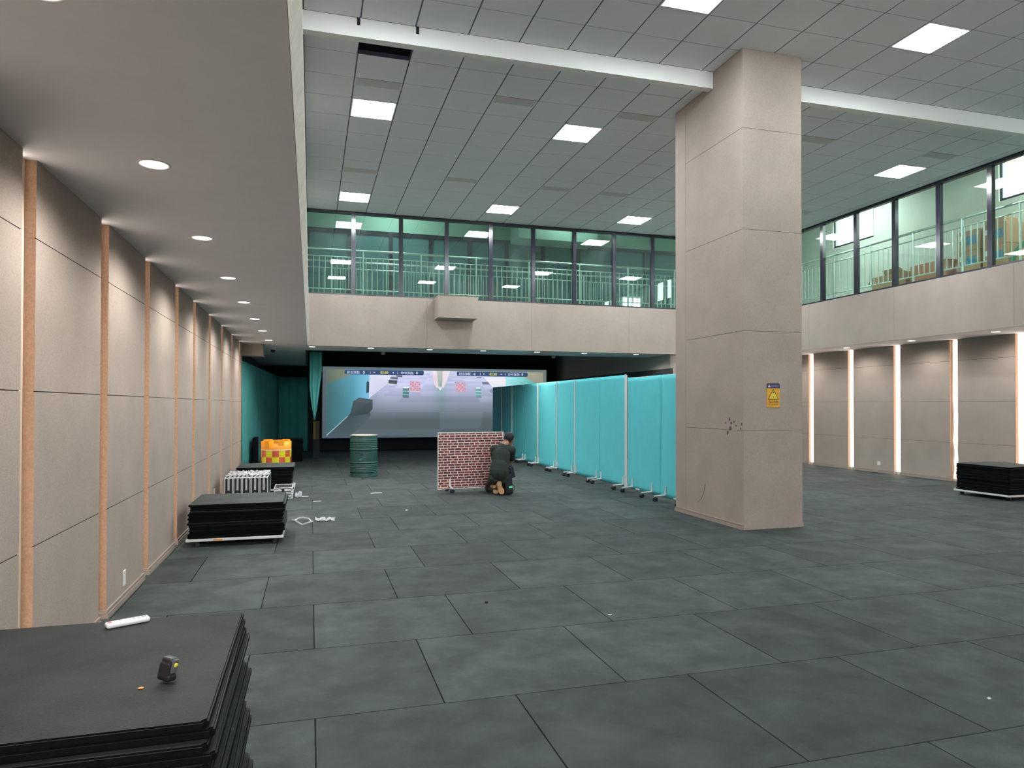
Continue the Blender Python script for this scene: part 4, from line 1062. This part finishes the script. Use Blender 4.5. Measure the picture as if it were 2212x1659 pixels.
# ================================================================ ALUMINIUM CASES
def alu_case(L, Wd, T, label, loc, rz, standing, group):
    """case with its length along local y; standing: thickness along x, width along z; lying: thickness along z"""
    t = thing('aluminium_case', label, 'case', loc, rz, group)
    def P(mb_, l0, l1, w0, w1, t0, t1, bv=.003):      # length, width, thickness -> axes
        if standing: return mb_.rbox(t0, t1, l0, l1, w0, w1, bv, 1)
        return mb_.rbox(w0, w1, l0, l1, t0, t1, bv, 1)
    e = .0145
    b = MB(); P(b, .004, L-.004, .004, Wd-.004, .004, T/2-.002); P(b, .004, L-.004, .004, Wd-.004, T/2+.002, T-.004); b.build('shell', m_case, t)
    f = MB()
    for (ta, tb) in ((0, e), (T/2-e, T/2-.001), (T/2+.001, T/2+e), (T-e, T)):
        P(f, 0, L, 0, e, ta, tb); P(f, 0, L, Wd-e, Wd, ta, tb); P(f, 0, e, e, Wd-e, ta, tb); P(f, L-e, L, e, Wd-e, ta, tb)
    for l in (0, L-e):
        for w_ in (0, Wd-e): P(f, l, l+e, w_, w_+e, e, T/2-e); P(f, l, l+e, w_, w_+e, T/2+e, T-e)
    f.build('edge_trim', m_alu, t)
    c = MB()
    for l in (-.002, L-.028):
        for w_ in (-.002, Wd-.028):
            for ta in (-.002, T-.022): P(c, l, l+.03, w_, w_+.03, ta, ta+.024, bv=.006)
    c.build('corner_cap', m_alu, t)
    k_ = MB()
    P(k_, -.008, 0, Wd*.5-.02, Wd*.5+.02, T/2-.018, T/2+.018); k_.build('latch', m_plast, t)
    h_ = MB(); P(h_, L*.4, L*.6, Wd, Wd+.018, T/2-.010, T/2+.010, bv=.006); h_.build('handle', m_plast, t)
    return t
CL = .80; CW = .425; CT = .1205
wh = ['leftmost', 'second from left', 'middle one', 'fourth from left', 'rightmost']
for i in range(5):
    alu_case(CL, CW, CT, 'silver-edged black case standing upright behind the left mat stack, '+wh[i], (-1.240+.1245*i, 11.20+.012*(i % 2), 0), .0, True, 'silver edged cases standing in a row')
alu_case(.55, .30, .085, 'black silver-edged case lying flat under another, right of the standing row', (-.575, 11.83, 0), .0, False, 'silver edged cases lying flat')
alu_case(.55, .29, .085, 'black silver-edged case lying flat on top of another, right of the standing row', (-.570, 11.86, .0915), .0, False, 'silver edged cases lying flat')
def crumple(n, sx, sy, h, seed, base=0.0, drop=0.0):
    """crumpled thin film: folded sheet with thickness"""
    q = random.Random(seed); nx_ = n; ny_ = max(4, int(n*sy/sx)); vs = []
    for j in range(ny_+1):
        for i in range(nx_+1):
            vs.append((sx*(i/nx_-.5)+q.uniform(-.3, .3)*sx/nx_, sy*(j/ny_-.5)+q.uniform(-.3, .3)*sy/ny_, base+h*q.random()**1.6))
    fs = [(j*(nx_+1)+i, j*(nx_+1)+i+1, (j+1)*(nx_+1)+i+1, (j+1)*(nx_+1)+i) for j in range(ny_) for i in range(nx_) if q.random() >= drop]
    N0 = len(vs); vs += [(x, y, z+.0015) for x, y, z in vs]; fs += [tuple(v+N0 for v in f[::-1]) for f in fs]
    return MB().add(vs, fs)
tag(crumple(26, .60, .72, .026, 4, 0, .38).build('plastic_film', m_film, loc=(-.925, 11.60, CW+.02), fix=False), 'crumpled clear plastic film heaped on the row of standing cases', 'plastic film')
tag(crumple(6, .10, .26, .10, 9).build('plastic_film', m_film, loc=(-.19, 12.0, .004), fix=False), 'crumpled clear film beside the lying silver cases', 'plastic film')
t = thing('plastic_strap', 'loop of clear plastic strap on the floor right of the left dolly stack', 'plastic scrap', (-.09, 9.36, 0), .3)
b = MB(); q = random.Random(5)
lp = [(.11*math.cos(a*.52)*(1+.15*math.sin(a*1.7)), .22*math.sin(a*.52), .006+.035*abs(math.sin(a*.8))) for a in range(12)]
b.tube(lp, .010, 6); b.build('loop', m_film, t)
tag(crumple(7, .24, .16, .045, 12).build('plastic_film', m_film, loc=(.19, 9.46, .003), fix=False), 'crumpled clear plastic scrap beside the strap loop on the floor', 'plastic scrap')
for (x, y, sx, sy, a, lab) in ((-.11, 12.05, .16, .05, .1, 'thin white plastic strip on floor right of the lying cases'), (.10, 11.4, .12, .04, .4, 'thin white plastic strip on floor between lying cases and drum'),
                              (1.09, 12.18, .20, .05, .3, 'thin white plastic strip on the floor below the green drum'), (1.335, 10.08, .035, .03, 0, 'tiny white crumb on floor in front of the brick board'),
                              (3.385, 2.79, .02, .014, .5, 'tiny white crumb on the floor at lower right'), (2.09, 4.66, .03, .01, 0, 'tiny white crumb on the floor left of the column foot'), (-.335, 8.75, .06, .02, .7, 'tiny white strip beside the left dolly stack')):
    tag(MB().prism([(-sx/2, -sy/2), (sx*.45, -sy*.35), (sx/2, sy*.4), (-sx*.4, sy/2)], 'z', 0, .003).build('paper_scrap', m_paper, loc=(x, y, .0005)), lab, 'scrap')
    bpy.data.objects[-1] if False else None
tag(MB().sphere((0, 0, .008), .012, 8, 6, sc=(1.3, 1, .7)).build('dark_crumb', m_stone, loc=(1.30, 5.19, 0)), 'small black crumb on the floor in mid foreground', 'crumb')

# ================================================================ BARREL AND DRUM
t = thing('traffic_barrel', 'yellow-orange traffic barrel with red and yellow checker band behind mat stack', 'barrel', (-.685, 15.2, 0))
R_ = .30
MB().lathe([(0, 0), (R_-.01, 0), (R_, .02), (R_, .315), (R_, .595), (R_, .77), (R_-.018, .77), (R_-.018, .70), (R_-.05, .68), (0, .69)], n=56).build('body', m_orange, t)
def chk(i, j): return 0 if ((j//4)+i) % 2 == 0 else 1
b = MB(); b.lathe([(R_+.002, .315), (R_+.002, .453), (R_+.002, .591)], n=56, mi=chk)
b.build('checker_band', [m_yel, m_red], t)
b = MB(); b.lathe([(R_+.003, .588), (R_+.004, .594), (R_+.004, .602), (R_+.002, .606)], n=56); b.build('band_edge', m_bwhite, t)
for a0, a1, h0, h1 in ((-2.35, -2.02, .66, .785), (-1.70, -.98, .755, .808), (-1.42, -1.02, .70, .762), (.5, 1.1, .70, .80), (1.9, 2.6, .70, .80)):
    b = MB(); vs = []; n_ = 8
    for r_ in (R_+.006, R_-.05):
        for z in (h0, h1):
            for i in range(n_+1): a = a0+(a1-a0)*i/n_; vs.append((r_*math.cos(a), r_*math.sin(a), z))
    k_ = n_+1; fs = []
    for i in range(n_): fs += [(i, i+1, k_+i+1, k_+i), (2*k_+i+1, 2*k_+i, 3*k_+i, 3*k_+i+1), (k_+i, k_+i+1, 3*k_+i+1, 3*k_+i), (i+1, i, 2*k_+i, 2*k_+i+1)]
    fs += [(0, k_, 3*k_, 2*k_), (n_, 2*k_+n_, 3*k_+n_, k_+n_)]
    b.add(vs, fs).build('rim_block', m_orange, t)

t = thing('oil_drum', 'dark green ribbed steel drum standing on the floor below the screen', 'drum', (1.094, 15.20, 0))
Rd = .290; H = .876
prof = [(0, .004), (Rd-.012, .004), (Rd-.004, 0), (Rd+.001, .008), (Rd-.004, .02)]
def ribs(z0, z1, n_, a):
    out = []
    for i in range(n_*8+1):
        z = z0+(z1-z0)*i/(n_*8); out.append((Rd-.006+a*.5*(1-math.cos(2*math.pi*i/8)), z))
    return out
prof += ribs(.085, .265, 5, .007)
def hoop(z): return [(Rd-.006, z-.020), (Rd-.004, z-.014), (Rd+.008, z-.007), (Rd+.010, z), (Rd+.008, z+.006), (Rd-.004, z+.012), (Rd-.006, z+.018)]
prof += hoop(.300) + [(Rd-.005, .33), (Rd-.005, .535)] + hoop(.580) + ribs(.610, .790, 5, .007) + [(Rd-.006, .86), (Rd-.006, H-.004)]
MB().lathe(prof, n=64).build('shell', m_drum, t)
MB().lathe([(Rd-.006, H-.010), (Rd+.003, H-.006), (Rd+.004, H+.002), (Rd-.004, H+.005), (Rd-.012, H-.001), (Rd-.014, H-.016), (0, H-.016)], n=64).build('lid', m_drumrim, t)
MB().lathe([(.001, H-.016), (.03, H-.016), (.032, H-.004), (.0, H-.004)], c=(.12, -.1, 0), n=20).build('bung', m_drum, t)
b = MB(); a0 = -1.78
def cyl(a, z, r=Rd-.0035): return (r*math.cos(a), r*math.sin(a), z)
for pts, mi in (([(-.25, .515), (.0, .50), (.16, .47), (.12, .43), (-.02, .40), (-.15, .44)], 0), ([(-.35, .335), (-.2, .36), (.0, .375), (.14, .43), (.10, .445), (-.08, .395), (-.22, .37), (-.05, .345)], 1)):
    b.add([cyl(a0+a, z) for a, z in pts], [tuple(range(len(pts)))], mi)
b.build('scuff_mark', [mat('drum_dark_scuff', (.018, .035, .045), .6), mat('drum_pale_scuff', (.10, .18, .18), .6)], t, fix=False)

# ================================================================ BRICK BOARD
t = thing('brick_board', 'rolling board printed with red brick pattern beside the kneeling person', 'board', (2.735, 12.03, 0), .115)
hw = .62
MB().rbox(-hw+.006, hw-.006, -.012, .012, .062, 1.03, .002, 1).build('printed_panel', m_brick, t)
f = MB()
for q in ((-hw, hw, .052, .066), (-hw, hw, 1.026, 1.040)): f.rbox(q[0], q[1], -.014, .014, q[2], q[3], .002, 1)
for q in ((-hw, -hw+.010), (hw-.010, hw)): f.rbox(q[0], q[1], -.014, .014, .064, 1.028, .002, 1)
f.build('frame', m_boardedge, t)
for x in (-hw+.215, hw-.215):
    g_ = MB()
    for s_ in (-1, 1): g_.tube([(x, s_*.022, .235), (x, s_*.022, .12), (x, s_*.035, .100), (x, s_*.17, .082)], [.0165, .0165, .018, .016], 10)
    ft = g_.build('foot', m_boardedge, t)
    c = MB(); caster(c, x, -.16, 0, .033, .35); caster(c, x, .16, 0, .033, .2); c.build('casters', m_plast, ft)

# ================================================================ WALL FITTINGS AND SIGN
t = thing('wall_socket', 'white upright socket plate low on the left wall between slots', 'socket', (XW, 6.035, .115))
MB().rbox(0, .009, -.035, .035, 0, .118, .003).build('plate', m_socket, t); 
t = thing('wall_socket', 'white socket plate low on the left wall near the standing cases', 'socket', (XW, 11.30, .17))
MB().rbox(0, .009, -.043, .043, 0, .09, .003).build('plate', m_socket, t)
t = thing('wall_socket', 'square white socket plate low on the right wall between lit slots', 'socket', (XR, 12.89, .165))
MB().rbox(-.009, 0, -.043, .043, 0, .086, .003).build('plate', m_socket, t)

t = thing('warning_sign', 'amber and navy warning sign with a triangle on the column face', 'sign', (5.4975, cy0, 1.497))
def rr(x0, x1, z0, z1, r, n=5):
    out = []
    for cx_, cz_, a0_ in ((x1-r, z0+r, -90), (x1-r, z1-r, 0), (x0+r, z1-r, 90), (x0+r, z0+r, 180)):
        for i in range(n+1): a = math.radians(a0_+90*i/n); out.append((cx_+r*math.cos(a), cz_+r*math.sin(a)))
    return out
MB().prism(rr(-.0945, .0945, 0, .297, .012), 'y', -.004, 0).build('board', m_sgny, t)
MB().prism([(-.0945, .236)]+[(.0945, .236), (.0945, .285), (.0825, .297), (-.0825, .297), (-.0945, .285)], 'y', -.0052, -.003).build('header', m_sgnb, t)
b = MB(); T1 = [(-.078, .098), (.078, .098), (.0, .228)]; T2 = [(-.066, .105), (.066, .105), (.0, .214)]
b.prism(T1, 'y', -.0052, -.003).build('triangle_border', m_sgnk, t)
MB().prism(T2, 'y', -.0062, -.005).build('triangle_field', m_sgnyel, t)
b = MB(); b.prism([(-.011, .176), (.011, .176), (.011, .188), (-.011, .188)], 'y', -.0072, -.006); b.prism([(-.006, .19), (.006, .19), (.003, .202), (-.003, .202)], 'y', -.0072, -.006)
b.prism([(-.0025, .112), (.0045, .112), (.003, .142), (-.001, .142)], 'y', -.0072, -.006); b.build('pictogram', m_sgnk, t)
MB().prism([(-.078, .247), (-.042, .247), (-.060, .282)], 'y', -.0062, -.005).build('header_triangle', m_sgnw, t)
tm = text_mesh('header_text', '安全提示', 1, m_sgnl, t); fit_text(tm, -.036, .074, .248, .278, -.0062)
tm = text_mesh('caption', '当心吊物', 1, m_sgnk, t); fit_text(tm, -.070, .072, .050, .084, -.0046)
b = MB()
for i in range(4): b.box(-.068+.037*i, -.044+.037*i, -.0046, -.0036, .031, .036)
b.build('fine_print', m_sgnk, t)

# ================================================================ ON THE NEAREST STACK
ztop = .07+25*.0252
t = thing('remote_control', 'white remote control lying on the left foreground mat stack', 'remote control', (-.651, 2.890, ztop+.001), .46)
MB().rbox(-.073, .073, -.021, .021, 0, .019, .008, 3).build('body', m_remote, t)
MB().rbox(-.066, -.052, -.011, .008, .017, .0205, .002, 1).build('pink_button', m_btnred, t)
for i in range(5):
    for j in range(2): MB().rbox(-.035+.017*i, -.026+.017*i, -.012+.016*j, -.004+.016*j, .0175, .0203, .001, 1).build('button', m_btn if i > 2 else m_remote, t)
MB().lathe([(0, .0203), (.009, .0203), (.009, .017)], c=(.055, 0, 0), n=16).build('round_button', m_btn, t)
t = thing('handheld_device', 'black handheld device with a yellow button on the left foreground mat stack', 'device', (-.402, 2.256, ztop+.001), 0)
t.scale = (.80, .80, .80)
mx = Matrix.Translation((.002, .006, .047)) @ Matrix.Rotation(-.62, 4, 'Z') @ Matrix.Rotation(-.16, 4, 'X') @ Matrix.Rotation(.10, 4, 'Y')
b = MB(); b.rbox(-.026, .026, -.019, .019, -.036, .044, .010, 3, mx=mx); b.rbox(-.029, .029, -.022, .022, -.040, -.012, .010, 3, mx=mx); b.rbox(-.024, .024, -.024, -.012, -.030, .026, .005, 2, mx=mx); b.build('body', m_dev, t)
b = MB(); b.rbox(.018, .030, -.014, .014, -.010, .040, .004, 2, mx=mx); b.build('grey_side', m_devg, t)
b = MB(); b.lathe([(0, .0335), (.0075, .0335), (.0085, .028)], n=16); b.v = [tuple(mx @ Vector((z, x, y+.020))) for x, y, z in b.v]; b.build('yellow_button', m_devy, t)
tag(MB().sphere((0, 0, .003), .006, 8, 6, sc=(1.4, 1, .5)).build('orange_bit', m_orangebit, loc=(-.466, 2.226, ztop)), 'tiny orange bit on the left foreground mat stack', 'crumb')

# ================================================================ PERSON (kneeling, seen from behind)
def capsule(mb_, a, b, ra, rb, side=(1, 0, 0), fl=1.0, n=18):
    """tapered limb with rounded ends; fl flattens it across the axis normal to 'side'"""
    a, b = Vector(a), Vector(b); d = (b-a); L = d.length; d.normalize()
    s_ = Vector(side); s_ = (s_ - d*s_.dot(d)); s_ = s_.normalized() if s_.length > 1e-4 else d.orthogonal().normalized(); q = d.cross(s_)
    rings = []
    for i in range(1, 6): t_ = math.pi/2*(1-i/5); rings.append((a - d*ra*math.sin(t_)*min(1, fl+.3), ra*math.cos(t_)))
    for i in range(1, 6): rings.append((a + d*L*i/6, ra+(rb-ra)*i/6))
    for i in range(0, 5): t_ = math.pi/2*i/5; rings.append((b + d*rb*math.sin(t_)*min(1, fl+.3), rb*math.cos(t_)))
    vs = []; fs = []
    for c, r in rings:
        for j in range(n): th = 2*math.pi*j/n; vs.append(c + s_*r*math.cos(th) + q*r*fl*math.sin(th))
    for i in range(len(rings)-1):
        for j in range(n): fs.append((i*n+j, i*n+(j+1) % n, (i+1)*n+(j+1) % n, (i+1)*n+j))
    fs += [tuple(range(n))[::-1], tuple(range((len(rings)-1)*n, len(rings)*n))]
    mb_.add(vs, fs, 0, True)
def fuse(mb_, name, m, parent, voxel, smooth=4):
    o = mb_.build(name, m, parent)
    r_ = o.modifiers.new('fuse', 'REMESH'); r_.mode = 'VOXEL'; r_.voxel_size = voxel; r_.use_smooth_shade = True
    if smooth: s_ = o.modifiers.new('soften', 'SMOOTH'); s_.factor = .5; s_.iterations = smooth
    return o
PX, PY = 3.08, 11.36
t = thing('person', 'person kneeling beside the brick board in dark green T-shirt, tan boots, head bowed', 'person', (PX, PY, 0))
def W(x, y, z): return (x-PX, y-PY, z)
pel = W(3.065, 11.375, .345); wai = W(3.085, 11.42, .47); che = W(3.135, 11.51, .65); nb = W(3.205, 11.575, .815)
hd = W(3.325, 11.655, .930)
lsh = W(3.050, 11.615, .765); rsh = W(3.345, 11.54, .745)
lel = W(3.105, 11.88, .58); rel = W(3.365, 11.70, .53)
lwr = W(3.215, 11.93, .72); rwr = W(3.335, 11.905, .71)
lhip = W(2.985, 11.38, .31); rhip = W(3.155, 11.37, .31)
lkn = W(2.985, 11.76, .075); rkn = W(3.27, 11.77, .075)
lan = W(3.010, 11.40, .105); ran = W(3.055, 11.335, .15)
b = MB()
capsule(b, pel, wai, .125, .115, fl=.78); capsule(b, wai, che, .115, .135, fl=.72); capsule(b, che, nb, .135, .075, fl=.72)
capsule(b, W(3.055, 11.575, .765), W(3.31, 11.545, .745), .062, .062)
capsule(b, nb, W(3.275, 11.625, .88), .056, .053)
# head: cranium, jaw, nose, brow, ears
fx, fy = .62, .74        # facing: to the far right, bowed
fd = Vector((.52, .80, -.34)).normalized(); sd = Vector((.84, -.54, 0)).normalized(); ud = sd.cross(fd).normalized()
Hd = Vector(hd)
def HP(s_, f_, u_): return Hd + sd*s_ + fd*f_ + ud*u_
capsule(b, HP(0, -.022, .018), HP(0, .022, .022), .083, .080, side=sd, fl=1.06)
capsule(b, HP(0, .030, -.02), HP(0, .055, -.085), .066, .042, side=sd, fl=.9)
capsule(b, HP(0, .098, .005), HP(0, .118, -.030), .010, .015); capsule(b, HP(-.035, .082, .030), HP(.035, .082, .030), .014, .014)
for s_ in (-1, 1):
    capsule(b, HP(s_*.082, .004, .012), HP(s_*.085, .000, -.030), .017, .011, side=fd, fl=.45)
    capsule(b, HP(s_*.040, .075, -.025), HP(s_*.035, .078, -.045), .022, .020)
capsule(b, HP(-.018, .098, -.062), HP(.018, .098, -.062), .009, .009)
for sh, el, wr in ((lsh, lel, lwr), (rsh, rel, rwr)):
    capsule(b, sh, el, .050, .040); capsule(b, el, wr, .040, .027)
for hip, kn, an in ((lhip, lkn, lan), (rhip, rkn, ran)):
    capsule(b, hip, kn, .082, .055); capsule(b, kn, an, .052, .040)
# hands: palm, four unequal bent fingers and a thumb, closed towards each other before the face
for wr, s_ in ((lwr, 1), (rwr, -1)):
    w0 = Vector(wr); f_ = Vector((.10*s_, .55, .55)).normalized(); a_ = Vector((0, -.7, .7)).normalized(); c_ = Vector((s_, .0, 0))
    pm = w0+f_*.055
    capsule(b, w0+f_*.01, w0+f_*.075, .026, .034, side=a_, fl=.5)
    for i, (ln, off) in enumerate(((.034, .027), (.038, .009), (.036, -.009), (.028, -.026))):
        k0 = w0+f_*.088+a_*off; k1 = k0+(f_*.8+c_*.5).normalized()*ln; k2 = k1+(f_*.1+c_*1.0).normalized()*ln*.75; k3 = k2+(c_*.6-f_*.8).normalized()*ln*.55
        capsule(b, k0, k1, .0095, .009, n=10); capsule(b, k1, k2, .009, .0082, n=10); capsule(b, k2, k3, .0082, .0072, n=10)
    t0 = w0+f_*.035+a_*.028; t1 = t0+(a_*.7+f_*.5+c_*.4).normalized()*.034; t2 = t1+(f_*.6+c_*.8).normalized()*.028
    capsule(b, t0, t1, .012, .010, n=10); capsule(b, t1, t2, .010, .0085, n=10)
fuse(b, 'body', m_skin, t, .0065, 3)
# hair: close cropped cap over cranium and nape
b = MB()
capsule(b, HP(0, -.030, .026), HP(0, .016, .036), .0865, .083, side=sd, fl=1.07)
capsule(b, HP(0, -.052, -.008), HP(0, -.040, -.040), .066, .052, side=sd, fl=.75)
fuse(b, 'hair', m_hair, t, .007, 3)
for s_ in (-1, 1):
    MB().sphere(HP(s_*.030, .0925, .008), .0105, 10, 8).build('eye', m_white, t); MB().sphere(HP(s_*.030, .1005, .007), .0048, 8, 6).build('iris', m_hair, t)
# T-shirt: torso, yoke and short sleeves, hanging over the belt
b = MB()
capsule(b, W(3.066, 11.378, .385), W(3.076, 11.40, .46), .176, .155, fl=.84); capsule(b, W(3.078, 11.40, .43), wai, .150, .145, fl=.82); capsule(b, wai, che, .145, .165, fl=.74); capsule(b, che, W(3.185, 11.565, .755), .165, .125, fl=.72)
capsule(b, W(3.040, 11.585, .758), W(3.325, 11.545, .738), .080, .078)
capsule(b, W(3.165, 11.56, .77), W(3.205, 11.575, .80), .088, .070, fl=.85)
def mid(p, q, u): return tuple(p[i]+(q[i]-p[i])*u for i in range(3))
capsule(b, lsh, mid(lsh, lel, .70), .068, .062); capsule(b, rsh, mid(rsh, rel, .70), .066, .060)
fuse(b, 'shirt', m_shirt, t, .009, 4)
b = MB()
capsule(b, W(2.985, 11.39, .275), W(3.155, 11.38, .275), .108, .106, fl=1.0); capsule(b, lhip, lkn, .098, .070); capsule(b, lkn, lan, .066, .056); capsule(b, rhip, rkn, .098, .070); capsule(b, rkn, mid(rkn, ran, .92), .066, .058)
fuse(b, 'trousers', m_camo, t, .009, 4)
# boots: heel, waist and forefoot of the sole face the camera, toes on the floor
def boot(an, toe, nm, w_=.046):
    an, toe = Vector(an), Vector(toe); d = (toe-an).normalized()
    b = MB(); capsule(b, an, an+(toe-an)*.8, .046, .040, side=(1, 0, 0), fl=.85); capsule(b, an, an+Vector((.0, .10, .012)), .050, .052)
    o = fuse(b, nm, m_boot, t, .007, 3)
    bk = Vector((0, -1, 0)); bk = (bk-d*bk.dot(d)).normalized(); sd_ = d.cross(bk)
    outl = [(-.030, .030), (-.036, .012), (-.035, -.03), (-.030, -.055), (-.028, -.085), (-.036, -.115), (-.045, -.15), (-.044, -.19), (-.034, -.222), (-.012, -.238), (.015, -.236), (.036, -.215), (.047, -.18), (.046, -.145), (.034, -.105), (.028, -.08), (.031, -.05), (.036, -.02), (.034, .015), (.022, .034), (0, .04)]
    L_ = (toe-an).length+.03
    def q_(u, v, h): return an + sd_*u*1.05 - d*v*(L_/.26) + bk*h
    def slab(pts, h0, h1): 
        n_ = len(pts); m_ = MB(); m_.add([q_(u, v, h0) for u, v in pts]+[q_(u, v, h1) for u, v in pts], [tuple(range(n_)), tuple(range(n_, 2*n_))[::-1]]+[(i, n_+i, n_+(i+1) % n_, (i+1) % n_) for i in range(n_)]); return m_
    slab(outl, .036, .046).build('sole', m_boot, o)
    slab([p for p in outl if p[1] > -.06], .046, .060).build('heel', m_boot, o)
    slab([p for p in outl if p[1] < -.10], .046, .054).build('tread', m_boot, o)
    return o
boot(W(3.045, 11.330, .195), W(3.085, 11.285, .03), 'boot')
boot(W(2.995, 11.42, .135), W(3.01, 11.385, .03), 'boot')
# belt, hip holster, drop-leg pouch with a green tag
b = MB(); n_ = 36; vs = []
for z, r_ in ((.315, 1.0), (.350, .99)):
    for i in range(n_): a = 2*math.pi*i/n_; vs.append(W(3.075+.158*math.cos(a), 11.385+.128*math.sin(a), z-.02*math.sin(a)+.01*math.cos(a)))
b.add(vs, [(i, (i+1) % n_, n_+(i+1) % n_, n_+i) for i in range(n_)], 0, True); bl = b.build('belt', m_nyl, t, fix=False)
so = bl.modifiers.new('thick', 'SOLIDIFY'); so.thickness = .008; so.offset = 1
mx = Matrix.Translation(W(3.275, 11.335, .40)) @ Matrix.Rotation(-.28, 4, 'Y') @ Matrix.Rotation(.15, 4, 'X')
b = MB(); b.rbox(-.036, .040, -.030, .030, -.115, .085, .014, 2, mx=mx); b.rbox(-.02, .028, -.02, .02, .075, .115, .01, 2, mx=mx); b.build('holster', m_hols, t)
mx = Matrix.Translation(W(3.222, 11.345, .20)) @ Matrix.Rotation(-.06, 4, 'Y')
b = MB(); b.rbox(-.075, .062, -.045, .05, -.19, .16, .025, 3, mx=mx); b.rbox(-.05, .062, -.065, -.03, -.165, -.045, .014, 2, mx=mx); b.rbox(-.03, .03, -.04, .04, .15, .22, .012, 2, mx=mx)
pc = b.build('leg_pouch', m_nyl, t)
b = MB(); b.rbox(-.012, .048, -.072, -.062, -.078, -.045, .003, 1, mx=mx); b.build('green_tag', m_tag, pc)
MB().tube([W(3.275, 11.31, .19), W(3.312, 11.30, .15), W(3.315, 11.30, .09), W(3.285, 11.305, .06)], .005, 8).build('strap_loop', m_nyl, pc)
